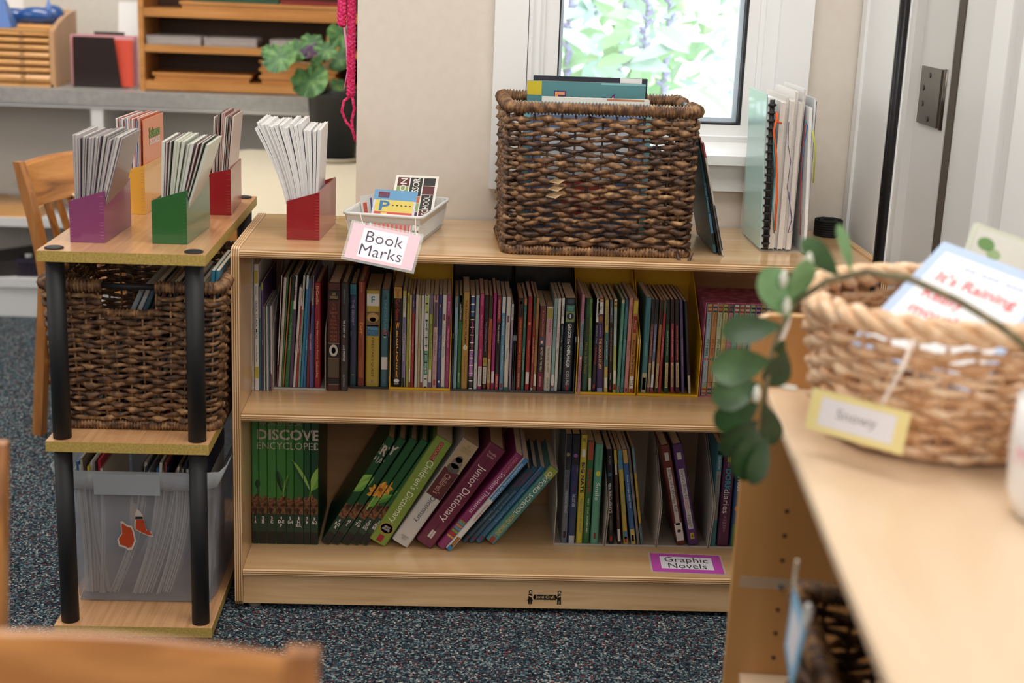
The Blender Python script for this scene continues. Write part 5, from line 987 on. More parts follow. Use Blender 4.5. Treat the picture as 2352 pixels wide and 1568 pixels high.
def booklets(info, z, n, L0, L1, h_, dep, cols, group, lab, f0=.0, bend=0, thk=None, y0=.012, face=None, hj=.004, sp=(0, 1), inner='#cfcac4'):
    t0, A, e1, e2, Wd, Dp = info; T = .0075; rd = random.Random(n*7+int(abs(A.x)*1000)); rz = math.atan2(e1.y, e1.x)
    for i in range(n):
        u = i/(n-1); a = T+(Wd-2*T-.003)*(sp[0]+(sp[1]-sp[0])*u); lean = L0+(L1-L0)*u**1.2+rd.uniform(-.008, .008)
        th = thk or (Wd-2*T)*(sp[1]-sp[0])/n*rd.uniform(.8, 1.0); hh_ = h_+rd.uniform(-hj, hj); p = A+e1*a+e2*(y0+rd.uniform(0, .006))
        c_, nm = cols[i % len(cols)]
        t = thing('booklet', lab % (nm, ORD[i]), 'booklet', (p.x, p.y, z+.0065), (0, 0, rz), group)
        def slab(x0, x1, ya_, yb_, z0, z1_):
            m = MB(); k = 7
            for j in range(k+1):
                zz_ = z0+(z1_-z0)*j/k; dx = math.tan(lean)*zz_+bend*(1-u)*rd.choice([1])*math.sin(PI*j/k)*.01
                fl_ = 1+max(0, (L1-L0))/n*zz_*.85/th
                m.v += [(x0*fl_+dx, ya_, zz_), (x1*fl_+dx, ya_, zz_), (x1*fl_+dx, yb_, zz_), (x0*fl_+dx, yb_, zz_)]
                if j:
                    for q in range(4): m.f.append(((j-1)*4+q, (j-1)*4+(q+1) % 4, j*4+(q+1) % 4, j*4+q)); m.m.append(0)
            m.f += [(3, 2, 1, 0), (k*4, k*4+1, k*4+2, k*4+3)]; m.m += [0, 0]; return m
        obj('cover_sheet', slab(th*.72, th, 0, dep, 0, hh_), mat(c_, .35, coat=.2), t)
        obj('cover_sheet', slab(0, th*.28, 0, dep, 0, hh_), mat(c_, .35, coat=.2), t)
        obj('pages', slab(th*.285, th*.715, .001, dep-.001, .0005, hh_-.0008), mat(inner, .7), t)
        if face and i == n-1:
            dx = lambda zz_: th+.0006+math.tan(lean)*zz_
            ul = Vector((math.sin(lean), 0, math.cos(lean)))
            for (s_, yc_, zc, ww_, hh2, col_, bo) in face:
                letter(t, s_, (dx(hh_*zc)+.0004, dep*yc_, hh_*zc), (0, 1, 0), ul, ww_, hh2, col_, bo, 'cover_lettering')
G4 = [('#9a9498', 'grey'), ('#c9c6c6', 'pale grey'), ('#6a5a66', 'plum grey'), ('#b4b0b0', 'light grey'), ('#4a4448', 'charcoal'), ('#a89ca4', 'mauve grey')]
i1 = file_box('purple painted box file of grey booklets at the front of the rack', (-.272, -.059), (-.211, -.059), (-.205, .124), ZT+.0004, .073, .092, .090, mat('#7e3a68', .32, coat=.4))
booklets(i1, ZT, 15, .0, .27, .178, .145, G4, 'booklets in the purple box file', '%s booklet, %s in the purple box file', face=[('Science', .5, .72, .05, .012, '#7a9a6a', .02), ('DECODABLES', .5, .62, .05, .008, '#e0e0e0', .01)], sp=(0, .8))
i2 = file_box('green painted box file of pale booklets at the front of the rack', (-.13, -.05), (-.068, -.05), (-.058, .131), ZT+.0004, .077, .097, .096, mat('#1d5c2c', .28, coat=.5))
booklets(i2, ZT, 11, .04, .3, .172, .14, [('#cfd0cc', 'white'), ('#5a2a34', 'burgundy'), ('#3a3a30', 'dark olive'), ('#c4c8bc', 'pale sage'), ('#aab49c', 'sage'), ('#c8ccc0', 'ivory'), ('#8a9480', 'dull green')], 'booklets in the green box file', '%s booklet, %s in the green box file', face=[('Science', .5, .74, .05, .012, '#6a9a5a', .02), ('DECODABLES', .5, .64, .05, .008, '#b06a6a', .01)], sp=(.08, .75), inner='#d4d4cc')
i3 = file_box('golden yellow painted box file behind the purple one on the rack', (-.262, .245), (-.203, .242), (-.197, .44), ZT+.0004, .08, .097, .097, mat('#dba13a', .3, coat=.4))
booklets(i3, ZT, 14, -.03, .015, .178, .15, [('#e4e0dc', 'white'), ('#c86a4a', 'rust'), ('#3a4a6a', 'navy'), ('#e0dcd8', 'ivory'), ('#b04a3a', 'brick'), ('#5a6a9a', 'blue')], 'booklets in the yellow box file', '%s booklet, %s in the yellow box file', sp=(0, .93), face=[('Science', .5, .74, .075, .02, '#4a8a4a', .04), ('DECODABLES', .5, .6, .07, .012, '#f0f0f0', .02)], inner='#e4e2e0')
p3 = i3[1]+i3[2]*(.0565)+i3[3]*.014
t = thing('booklet', 'orange science booklet facing out of the yellow box file', 'booklet', (p3.x-.004, p3.y, ZT+.0065), (0, .012, math.atan2(i3[2].y, i3[2].x)))
obj('cover_sheet', MB().box(0, .0022, 0, .152, 0, .178), mat('#d97f52', .3, coat=.3), t)
letter(t, 'Science', (.0028, .08, .148), (0, 1, 0), (0, 0, 1), .088, .022, '#3f7a44', .05, 'cover_lettering'); letter(t, 'Science', (.0032, .08, .148), (0, 1, 0), (0, 0, 1), .082, .017, '#8ac06a', .0, 'cover_lettering')
letter(t, 'DECODABLES', (.0028, .08, .13), (0, 1, 0), (0, 0, 1), .078, .012, '#f0f0f0', .03, 'cover_lettering')
i4 = file_box('red painted box file near the back corner of the rack', (-.098, .262), (-.038, .262), (-.042, .43), ZT+.0004, .078, .092, .092, mat('#8c1420', .3, coat=.4))
booklets(i4, ZT, 11, .04, .1, .19, .12, [('#d8ccc4', 'ivory'), ('#2a3a2c', 'dark green'), ('#a87a74', 'dusty pink'), ('#3a2a2c', 'black'), ('#c8b4ac', 'beige'), ('#8a4a48', 'red brown')], 'booklets in the red box file of the rack', '%s booklet, %s in the red box file of the rack', sp=(.25, .9), inner='#dcd0c8')
i5 = file_box('red painted box file of white folded papers on the bookcase', (.089, .114), (.151, .114), (.166, .305), BH+.0004, .073, .092, .094, mat('#8c1420', .28, coat=.5))
booklets(i5, BH, 15, -.34, .03, .205, .15, [('#e6e6e6', 'white'), ('#dcdcde', 'soft white'), ('#e2e0e0', 'bright white')], 'folded white papers in the red box file', '%s folded paper packet, %s in the red box on the bookcase', bend=1.2, sp=(0, .96), hj=.007, inner='#dedede', face=[('- - - - - - - -\n- - - - - - -\n- - - - - - - -\n- - - - - - -\n- - - - -\n- - - - - - -\n- - - - - - - -', .5, .55, .09, .12, '#6a6a72', -.01)])
# ------------------------------------------------------------------ white basket of bookmarks
ang = -.205
t = thing('plastic_basket', 'white slotted plastic basket of bookmarks beside the red box on the bookcase', 'basket', (.296, .205, BH+.0004), (0, 0, ang))
WP = mat('#d9dad8', .4); bw_, bd_, bh_ = .148, .236, .056; ib = .88
def wallbars(nm, L_, axis, sgn):
    m = MB(); n = int(L_/.0085)
    def pt(a, z, o): k = ib+(1-ib)*z/bh_; 
    for k in range(n+1):
        a = -L_/2+L_*k/n
        for a0, a1 in ((a-.0017, a+.0017),):
            q = []
            for z in (.006, bh_-.014):
                kk = ib+(1-ib)*z/bh_
                for aa, oo in ((a0, 0), (a1, 0), (a1, -.0018), (a0, -.0018)):
                    off = (bd_ if axis == 'X' else bw_)/2*kk+oo; q.append((aa*kk, sgn*off, z) if axis == 'X' else (sgn*off, aa*kk, z))
            m.hexa(q)
    for z0, z1_ in ((0, .008), (bh_-.016, bh_)):
        q = []
        for z in (z0, z1_):
            kk = ib+(1-ib)*z/bh_
            for aa, oo in ((-L_/2, 0), (L_/2, 0), (L_/2, -.0018), (-L_/2, -.0018)):
                off = (bd_ if axis == 'X' else bw_)/2*kk+oo; q.append((aa*kk, sgn*off, z) if axis == 'X' else (sgn*off, aa*kk, z))
        m.hexa(q)
    obj(nm, m, WP, t)
wallbars('slotted_wall', bw_, 'X', -1); wallbars('slotted_wall', bw_, 'X', 1); wallbars('slotted_wall', bd_, 'Y', -1); wallbars('slotted_wall', bd_, 'Y', 1)
obj('basket_floor', MB().box(-bw_/2*ib, bw_/2*ib, -bd_/2*ib, bd_/2*ib, 0, .002), WP, t)
rm = []; per = perim(bw_+.006, bd_+.006, .012)
for k in range(64): x, y = rrect(bw_+.006, bd_+.006, .012, 0, k*per/64); rm.append((x, y, bh_))
obj('rim', MB().tube(rm, .0034, 8, 0, True), WP, t, True)
bm = t
def loc(x, y, z): return Matrix.Rotation(ang, 4, 'Z') @ Vector((x, y, z))+Vector((.296, .205, BH))
Rz = Matrix.Rotation(ang, 3, 'Z')
def mark(name, label, org, ux_, uy_, w__, h_, paint, col='#e8e4dc'):
    ux_, uy_ = (Rz @ Vector(ux_)).normalized(), Rz @ Vector(uy_); uy_ = (uy_-ux_*uy_.dot(ux_)).normalized(); nz = ux_.cross(uy_)
    q = thing(name, label, 'bookmark', org)
    obj('card_sheet', MB().hexa([tuple(ux_*a*w__+uy_*b*h_+nz*c_) for c_ in (-.0008, 0) for a, b in ((0, 0), (1, 0), (1, 1), (0, 1))]), mat(col, .4), q)
    for nm, a0, a1, b0, b1, c_ in paint:
        if len(nm) < 2: continue
        if nm.startswith('#'): obj('printed_field', MB().quad(*[tuple(ux_*a*w__+uy_*b*h_+nz*.0004) for a, b in ((a0, b0), (a1, b0), (a1, b1), (a0, b1))]), mat(nm, .5), q)
        elif nm.startswith('@'):   # vertical text
            letter(q, nm[1:], ux_*((a0+a1)/2*w__)+uy_*((b0+b1)/2*h_)+nz*.0008, uy_, -ux_, (b1-b0)*h_, (a1-a0)*w__, c_, .01)
        else: letter(q, nm[0:].replace('~', ''), ux_*((a0+a1)/2*w__)+uy_*((b0+b1)/2*h_)+nz*.0008, ux_, uy_, (a1-a0)*w__, (b1-b0)*h_, c_, .02)
mark('bookmark_sheet', 'school card with maroon, green and black squares standing in the white basket', loc(-.026, .012, .006), (1, -.0, .02), (.12, .62, .72), .088, .128,
     [('#5a2028', .06, .33, .80, .96, 0), ('#8aa060', .06, .33, .62, .79, 0), ('#1d1f1d', .06, .33, .28, .61, 0), ('#1d1f1d', .36, .64, .62, .96, 0), ('#c0603a', .36, .64, .5, .61, 0), ('#8aa060', .36, .64, .34, .49, 0), ('#4a3058', .36, .64, .1, .33, 0), ('#1d1f1d', .67, .94, .82, .96, 0), ('#5a2028', .67, .94, .66, .81, 0), ('#1d1f1d', .67, .94, .38, .65, 0), ('#5a2028', .67, .94, .26, .37, 0), ('#1d1f1d', .67, .94, .08, .25, 0),
      ('@TON', .13, .28, .6, .94, '#e4e0d8'), ('@MONTESSORI', .42, .58, .3, .97, '#e4e0d8'), ('@SCHOOL', .73, .88, .28, .64, '#e4e0d8')])
mark('bookmark', 'hand-coloured bookmark with the letters PI leaning in the white basket', loc(-.046, -.055, .006), (1, -.05, 0), (-.02, .42, .75), .086, .094,
     [('#6aa0cc', .0, 1, .78, 1, 0), ('#e0cc6a', .05, .95, .52, .78, 0), ('#d05a58', .05, .95, .1, .52, 0), ('#6a5ab0', .05, .95, 0, .1, 0), ('#c8383c', .1, .36, .82, .95, 0), ('P~', .16, .4, .54, .76, '#3a7ab0'), ('I~', .22, .36, .28, .5, '#e8d87a'), ('~ ~ ~ ~', .45, .9, .62, .7, K_), ('- - - - -', .45, .9, .66, .68, K_), ('- - - - -', .42, .92, .42, .44, K_), ('- - - - -', .42, .92, .34, .36, K_)], '#d8d8e8')
mark('bookmark', 'curled striped bookmark against the side of the white basket', loc(-.062, -.02, .004), (.35, .9, 0), (-.12, .1, .9), .06, .07, [('#c85a4a', .1, .3, 0, .8, 0), ('#4a5a9a', .5, .6, 0, .9, 0)], '#dcd8d4')
# the hanging sign
a, b_, c_, d_ = on(817, 512, Y=.035), on(968, 543, Y=.02), on(950, 617, Y=-.012), on(790, 590, Y=-.012)
sg = card('hanging_sign', 'pink-bordered card reading Book Marks tied to the white basket front', 'sign', d_, b_-a, a-d_, ((b_-a).length+(c_-d_).length)/2, (a-d_).length, .0008, '#e6b8c4', '#eceaf0', 'Book\nMarks', '#3a1a44', .17, .09, -.005, .62, .7, .005)
for px in (.12, .92):
    p = (b_-a).normalized()*(px*(b_-a).length)+(a-d_)
    top = (on(828+(0 if px < .5 else 126), 494+(0 if px < .5 else 10), Y=.09 if px < .5 else .066)-d_)
    obj('tie', MB().tube([p, (p+top)/2+Vector((0, -.004, 0)), top+Vector((0, -.003, .002))], .0007, 5), mat('#e4dcd0', .8), sg)
# ------------------------------------------------------------------ picture books standing in the big basket
def bigbook(name, label, px0, px1, ptop, Y, th, col, items, lean=0):
    a = on(px0, ptop, Y=Y); b_ = on(px1, ptop, Y=Y); w__ = b_.x-a.x; h_ = a.z-(BH+.012)
    t = thing(name, label, 'book', (a.x, Y, BH+.012), (lean, 0, .02), 'picture books in the big woven basket')
    cv = mat(col, .3, coat=.3)
    obj('cover', MB().box(0, w__, 0, .002, 0, h_).box(0, w__, th-.002, th, 0, h_).box(0, .002, .002, th-.002, 0, h_), cv, t)
    obj('page_block', MB().box(.0025, w__-.003, .0021, th-.0021, .003, h_-.003), PAPERW, t)
    for it in items:
        if it[0] == 'b': obj('cover_band', MB().box(it[1]*w__, it[2]*w__, -.0004, 0, h_*(1-it[4]), h_*(1-it[3])), mat(it[5], .35), t)
        else: letter(t, it[1], (w__*(it[2]+it[3])/2, -it[8], h_*(1-(it[4]+it[5])/2)), (1, 0, 0), (0, 0, 1), w__*(it[3]-it[2]), h_*(it[5]-it[4]), it[6], it[7], 'cover_lettering')
bigbook('picture_book', 'tall navy framed picture book at the back of the big basket', 1226, 1489, 173, .235, .012, '#1c2233', [('b', .04, .96, .03, .035, '#b09a70'), ('b', .76, .95, .0, .03, '#e6e6e6')])
bigbook('picture_book', 'teal picture book with orange lettering in the big basket', 1212, 1485, 185, .215, .012, '#4f8288', [('b', .0, .12, .0, .09, '#c8b428'), ('t', 'Forest', .225, .775, .058, .185, '#4a2a6a', .07, .001), ('t', 'Forest', .235, .765, .066, .178, '#dc9460', .015, .0018), ('b', .62, 1, .0, .012, '#7ab0b4')])
bigbook('picture_book', 'white-edged picture book in front of the teal one in the basket', 1245, 1494, 222, .19, .014, '#e0dcd4', [('b', .6, .95, -.0, .012, '#c07a50')])
bigbook('picture_book', 'pale aqua picture book nearest the basket rim', 1205, 1500, 233, .165, .012, '#7ab0b8', [])
bigbook('picture_book', 'multicoloured picture book low inside the big basket', 1220, 1480, 262, .12, .02, '#6a7a9a', [('b', .1, .9, .1, .5, '#c8d0d8'), ('b', .3, .7, .5, .8, '#b04a44')])
# thin books leaning against the basket
def lb2(label, ptop, pbot, Yt, Yb, dep, th, col, items):
    a = on(*ptop, Y=Yt); b_ = on(*pbot, Y=Yb); dx, dz = b_.x-a.x, a.z-BH; h_ = math.hypot(dx, dz)
    book('picture_book', label, (b_.x, Yb, BH+.0006+th*dx/h_), -math.atan2(dx, dz), th, h_, dep, col, items, 'thin books leaning beside the big basket')
lb2('thin teal picture book leaning closest to the big basket', (1597, 300), (1640, 572), .1, .1, .2, .006, '#2c6a7a', [('t', 'K is for Kwanzaa', .42, .68, '#8ab0c8', .8), ('b', .68, .84, '#5a9ac8'), ('b', .84, .93, '#15181c')])
lb2('thin black picture book leaning between two others by the basket', (1607, 318), (1652, 583), .08, .085, .2, .003, '#15161c', [('b', 0, .14, '#a82a34')])
lb2('thin picture book with red top, outermost of those leaning by the basket', (1613, 330), (1659, 590), .075, .075, .2, .0035, '#c8bfae', [('b', 0, .13, '#b02030'), ('b', .55, .95, '#1f2f4a')])
# ------------------------------------------------------------------ acrylic holder with notebooks
p0 = on(1745, 578, Z=BH); AX = p0.x; AY = p0.y+.002
t = thing('acrylic_holder', 'clear acrylic holder of notebooks at the end of the bookcase top', 'holder', (AX, AY, BH+.0004))
HW = .082
for nm, q in (('side_wall', (0, .002, 0, .2, 0, .2)), ('side_wall', (HW-.002, HW, 0, .2, 0, .2)), ('floor_plate', (.0021, HW-.0021, 0, .2, 0, .0035)), ('back_wall', (.0021, HW-.0021, .198, .2, .0036, .2))): obj(nm, MB().box(*q), ACRYL, t)
nt_ = thing('spiral_notebook', 'mint notebook with black comb binding in the acrylic holder', 'notebook', (AX+.003, AY+.002, BH+.0045), (0, -.035, 0))
obj('cover', MB().prism([(.004, 0), (.17, 0), (.17, .298), (.004, .298)], 'X', -.002, 0), mat('#a9cfcb', .3, coat=.3), nt_)
obj('page_block', MB().box(.0005, .012, .004, .165, .002, .292), PAPERW, nt_)
obj('comb_spine', MB().tube([(.008, -.001, .004), (.008, -.001, .288)], .0045, 10), BLACK, nt_, True)
rg = MB().tube([(.008+.0062*math.cos(a_), -.001+.0062*math.sin(a_), 0) for a_ in [k*PI/8 for k in range(16)]], .0024, 6, 0, True).mesh('comb_ring', [BLACK], True)
for k in range(19): obj('comb_ring', rg, None, nt_, loc=(0, 0, .012+k*.0148))
wl = [(.018, .010, .285, 0, 0), (.0285, .007, .294, .01, .0), (.036, .009, .288, -.0, .0), (.0455, .006, .305, .006, .0), (.052, .008, .286, -.004, .0), (.0605, .0045, .31, .012, .02)]
for i, (x, th, h_, dy, ln) in enumerate(wl):
    q = thing('paper_notebook', 'plain white notebook, %s after the mint one in the acrylic holder' % ORD[i], 'notebook', (AX+x, AY+.004+dy, BH+.0045), (0, ln*.4, 0), 'white notebooks in the acrylic holder')
    obj('cover', MB().box(0, .0008, 0, .17, 0, h_).box(th-.0008, th, 0, .17, 0, h_), mat(['#e6e4e2', '#dcd8d6', '#e8e6e4'][i % 3], .5), q)
    obj('page_block', MB().box(.0009, th-.0009, .001, .168, .001, h_-.002), noisy('pale_pages_%d' % i, ['#c8beb2', '#e6e0da'], 900, .8, .2), q)
ws = [((1848, 245), (1834, 583), .128, .006, '#e8e8ea', 'white folder leaning out at the open side of the acrylic holder'), ((1872, 225), (1848, 575), .15, .004, '#dcdee0', 'soft white folder behind the leaning one at the holder'), ((1881, 232), (1857, 565), .175, .004, '#1b1b1e', 'black folder at the outer side of the white folders')]
for i, (tp_, bt, Y, th, col, lb) in enumerate(ws):
    a = on(*tp_, Y=Y); b_ = on(*bt, Y=Y); h_ = a.z-BH-.002
    q = thing('folder', lb, 'folder', (AX+HW+.002+i*.0065, Y-.0, BH+.0008), (0, math.atan2(a.x-b_.x, h_)+.0, 0))
    obj('cover', MB().box(0, .0009, 0, .17, 0, h_).box(th-.0009, th, 0, .17, 0, h_), mat(col, .5), q); obj('pages', MB().box(.001, th-.001, .001, .168, .001, h_-.003), PAPERW, q)
yn = [('orange yarn bookmark hanging over the white notebooks', '#e2622a', [(1787, 262), (1777, 300), (1783, 360), (1785, 450), (1779, 530)], .0022), ('orange yarn knot at the top of the notebooks', '#e2622a', [(1783, 258), (1786, 280), (1796, 283)], .0022),
      ('teal yarn bookmark hanging beside the orange one', '#3a8a94', [(1779, 285), (1776, 330), (1780, 400), (1774, 470), (1778, 535)], .0012), ('purple yarn bookmark zigzagging over the notebooks', '#5a4a7a', [(1812, 280), (1810, 330), (1816, 370), (1808, 430), (1819, 500), (1810, 535), (1820, 530), (1812, 440)], .0007),
      ('red and yellow yarn bookmark on the leaning white folder', '#b0343c', [(1852, 280), (1846, 330), (1840, 400), (1838, 470), (1838, 540)], .001), ('blue yarn knot on the leaning white folder', '#2a7aa0', [(1850, 278), (1855, 290), (1846, 340), (1841, 415)], .0013), ('lime yarn end lying at the bookcase edge by the holder', '#b8c23a', [(1866, 300), (1873, 340), (1868, 420)], .0015)]
for lb, col, pts, r_ in yn:
    o = obj('yarn_bookmark', MB().tube([on(x, y, Y=AY-.006 if x < 1830 else .122) for x, y in pts], r_, 6), mat(col, .8), None, True); tag(o, lb, 'bookmark')
pb = on(1905, 533, Z=BH)
t = thing('coiled_cord', 'black coiled cord standing on the bookcase by the corner', 'cord', (pb.x-.015, pb.y-.042, BH+.0005))
for k in range(7):
    obj('cord_turn', MB().tube([(.027*math.cos(a_), .027*math.sin(a_), .0028+k*.0048) for a_ in [q*PI/12 for q in range(24)]], [.003*(1+.15*math.sin(q*2.1)) for q in range(24)], 6, 0, True), mat('#0c0c0e', .8), t, True)
obj('cord_turn', MB().tube([(.016*math.cos(a_), .016*math.sin(a_), .0318) for a_ in [q*PI/12 for q in range(24)]], .003, 6, 0, True), mat('#0c0c0e', .8), t, True)
# ------------------------------------------------------------------ books in the rack basket
rb = random.Random(11)
def leanbook(name, label, x, y, z, h_, dep, th, col, ln, group, cat='book'):
    return book(name, label, (x, y, z), ln, th, h_, dep, col, (), group, cat=cat)
pal = [('#8f9aa0', 'grey'), ('#b9bcbc', 'pale grey'), ('#2f5a6a', 'dark teal'), ('#20262c', 'black'), ('#7a2a30', 'dark red'), ('#3a4a5a', 'slate'), ('#1f4a5a', 'petrol blue'), ('#15181c', 'jet black')]
for i in range(13):
    c_, nm = pal[i % len(pal)]
    leanbook('book', '%s slim book, %s of those leaning in the rack basket' % (nm, ORD[i]), -.262+i*.0125, -.04+.004*(i % 2), ZM+.010, .268+.006*(i % 3), .21, .0085, c_, .43-.006*i, 'slim books in the rack basket')
for i in range(2):
    leanbook('book', ['bright blue slim book by the basket side nearest the bookcase', 'second bright blue slim book beside its twin in the rack basket'][i], -.032-.0085*i, -.03, ZM+.010, .285, .2, .0075, '#2f8aac', .06, 'blue slim books in the rack basket')
# ------------------------------------------------------------------ storage bin with magazines
BZ = ZB+.0006
bin_ = thing('storage_bin', 'cloudy plastic storage bin of magazines on the bottom board of the rack', 'bin', (-.165, .175, BZ))
def shell(W0, D0_, W1, D1, z0, z1_, th, rc=.03, n=40):
    m = MB(); ro = []; 
    for (W, D, z) in ((W0, D0_, z0), (W1, D1, z1_)):
        for off in (0, -th):
            p_ = perim(W, D, rc); ro.append([(*rrect(W, D, rc, off, k*p_/n), z) for k in range(n)])
    m.v = [v for r_ in ro for v in r_]
    for k in range(n):
        q = (k+1) % n
        m.f += [(k, q, 2*n+q, 2*n+k), (n+q, n+k, 3*n+k, 3*n+q), (2*n+k, 2*n+q, 3*n+q, 3*n+k), (q, k, n+k, n+q)]; m.m += [0]*4
    return m
obj('bin_wall', shell(.262, .42, .278, .5, .003, .245, .0018), FROSTB, bin_, True)
obj('bin_floor', MB().box(-.125, .125, -.205, .205, 0, .0025), FROSTB, bin_)
RIMM = clear('cloudy_rim_plastic', '#c4cad0', .5, .25)
obj('bin_rim', shell(.29, .512, .322, .52, .246, .282, .003), RIMM, bin_, True)
obj('rim_flange', shell(.279, .501, .29, .512, .243, .2459, .006), RIMM, bin_, True)
obj('front_grip', MB().prism([(-.2635, .238), (-.262, .238), (-.2635, .279), (-.265, .279)], 'X', -.075, .045), RIMM, bin_)
# torn orange sticker
def flat(nm, pts, col, off, Y=None):
    z0 = BZ
    v = [on(x, y, Y=-.0465) for x, y in pts]
    def ya(z): return -.036-(z-z0)/.245*.04-off
    return obj(nm, MB().add([(p.x+.165, ya(p.z)-.175, p.z-z0) for p in v], [tuple(range(len(v)))]), mat(col, .5), bin_)
s1 = [(282, 1188), (287, 1187), (297, 1196), (308, 1199), (312, 1210), (316, 1236), (308, 1256), (297, 1259), (290, 1253), (276, 1249), (273, 1233), (283, 1218)]
s2 = [(321, 1157), (327, 1163), (333, 1172), (336, 1190), (343, 1212), (350, 1212), (357, 1226), (345, 1224), (330, 1217), (313, 1207), (314, 1190), (317, 1168)]
def shrink(P_, k): cx_ = sum(p[0] for p in P_)/len(P_); cy_ = sum(p[1] for p in P_)/len(P_); return [(cx_+(x-cx_)*k, cy_+(y-cy_)*k) for x, y in P_]
flat('torn_label', s1, '#d8cfc4', .0012); flat('torn_label_print', shrink(s1, .82), '#c4481f', .0018)
flat('torn_label', s2, '#d8cfc4', .0012); flat('torn_label_print', shrink(s2[4:] + s2[:0] + [(317, 1180), (335, 1180)], .85), '#c4481f', .0018); flat('torn_label_print', [(317, 1176), (333, 1176), (334, 1182), (316, 1182)], '#1c1c1c', .0022)
mp = [('#c9c6be', 'pale grey'), ('#3a6a9a', 'blue'), ('#d0cabc', 'ivory'), ('#a8a294', 'stone'), ('#8a4a44', 'brick'), ('#1c1f38', 'navy'), ('#b8243c', 'crimson'), ('#d8ccb8', 'cream'), ('#d8c838', 'yellow'), ('#cfccc8', 'white'), ('#8a8680', 'grey'), ('#4a4640', 'dark brown'), ('#b0aca4', 'silver'), ('#2a2f44', 'dark blue')]
cls = [(-.121, -.05, 4, .2), (-.103, -.02, 2, .1), (-.092, .03, 2, .3), (-.083, -.10, 3, -.4), (-.074, .30, 4, .8), (-.030, .24, 5, .7), (-.010, .30, 4, .5), (.016, .2, 6, .8), (.097, .01, 4, 0)]
mags = [(xb_+k_*.0046, ln_, bn_) for xb_, ln_, n_, bn_ in cls for k_ in range(n_)]
nmg = len(mags)
for i, (xb, ln, bn_) in enumerate(mags):
    c_, nm = mp[i % len(mp)]; u = i/(nmg-1); hh_ = .266+rb.uniform(-.012, .012)
    th = rb.uniform(.0028, .0042); m = MB(); k = 8; L_ = hh_*math.cos(ln); bw2 = bn_*.018
    for j in range(k+1):
        s_ = j/k; zz_ = .006+L_*s_; xx_ = xb+math.sin(ln)*hh_*s_*.85+bw2*math.sin(PI*s_)*.9
        xx_ = max(-.127, min(.121, xx_))
        m.v += [(xx_, 0, zz_), (xx_+th, 0, zz_), (xx_+th, .21, zz_), (xx_, .21, zz_)]
        if j:
            for q in range(4): m.f.append(((j-1)*4+q, (j-1)*4+(q+1) % 4, j*4+(q+1) % 4, j*4+q)); m.m.append(0)
    m.f += [(3, 2, 1, 0), (k*4, k*4+1, k*4+2, k*4+3)]; m.m += [0, 0]
    t = thing('magazine', '%s magazine standing %s in the storage bin' % (nm, ORD[i] if i < 20 else 'twenty-'+ORD[i-20] if i < 30 else 'near the end, '+ORD[i-30]+' past thirty,'), 'magazine', (-.165, -.012+rb.uniform(0, .01), BZ+.0), (0, 0, 0), 'magazines in the storage bin')
    obj('pages', m, mat('#cfc6b8' if i % 3 else '#e0dad0', .7), t)
    mc = MB(); mc.v = [(v[0]+(-.0004 if q_ % 4 in (0, 3) else .0004), v[1]+(-.0005 if i % 2 else .001), v[2]+.0008) for q_, v in enumerate(m.v)]; mc.f = m.f[:]; mc.m = m.m[:]
    top = MB(); 
    n4 = k*4; vv_ = [m.v[n4-4+q] for q in range(4)]+[m.v[n4+q] for q in range(4)]
    top.add([(a_[0]+(-.0005 if q % 4 in (0, 3) else .0005), a_[1]-.0006 if q % 4 in (0, 1) else a_[1], a_[2]+(.0006 if q > 3 else 0)) for q, a_ in enumerate(vv_)], [(3, 2, 1, 0), (4, 5, 6, 7), (0, 1, 5, 4), (1, 2, 6, 5), (2, 3, 7, 6), (3, 0, 4, 7)])
    obj('cover', top, mat(c_, .4), t)
# ------------------------------------------------------------------ shelf unit close to the camera
UA = Vector((.816, -.80, 0)); RZ = math.atan2(-.09, .996)   # far front-side corner; local +x runs into the unit, local -y runs towards the camera
u = thing('shelf_unit', 'large maple shelf unit with raised end panel close to the camera', 'shelf unit', (UA.x, UA.y, FZ), (0, 0, RZ))
UT = .705-FZ; ULN, UDP = 1.05, .42
Ui = (Matrix.Translation((UA.x, UA.y, FZ)) @ Matrix.Rotation(RZ, 4, 'Z')).inverted()
def ul(px, py, **k): return Ui @ on(px, py, **k)
zp = ul(1820, 737, Y=-.8).z
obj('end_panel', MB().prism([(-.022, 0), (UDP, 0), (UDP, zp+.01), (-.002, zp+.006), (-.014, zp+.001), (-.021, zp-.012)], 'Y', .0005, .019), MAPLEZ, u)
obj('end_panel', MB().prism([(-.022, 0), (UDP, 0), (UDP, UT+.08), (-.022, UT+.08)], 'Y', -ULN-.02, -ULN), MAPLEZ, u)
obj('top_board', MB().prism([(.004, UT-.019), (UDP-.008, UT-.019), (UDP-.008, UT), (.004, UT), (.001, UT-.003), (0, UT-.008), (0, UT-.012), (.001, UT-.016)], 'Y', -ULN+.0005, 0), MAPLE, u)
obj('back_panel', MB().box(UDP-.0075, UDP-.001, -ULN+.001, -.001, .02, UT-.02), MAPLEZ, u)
zsh = ul(1702, 1556, Y=-.815).z
obj('shelf', MB().box(-.002, UDP-.008, -ULN+.001, -.0005, zsh-.018, zsh), MAPLE, u)
obj('shelf', MB().box(-.002, UDP-.008, -ULN+.001, -.0005, .03, .05), MAPLE, u)
for py in (1174, 1230, 1287, 1400, 1454, 1510):
    p = ul(1826-(py-1174)*.06, py, Y=-.803)
    obj('pin_hole', MB().tube([(.043, -.0004, p.z), (.043, .0004, p.z)], .0034, 14), mat('#6a4a2c', .8), u)
p = ul(1820, 1346, Y=-.803)
obj('shelf_pin', MB().tube([(.043, 0, p.z), (.043, -.006, p.z)], .0035, 12), mat('#a8b4c0', .3, .9), u)
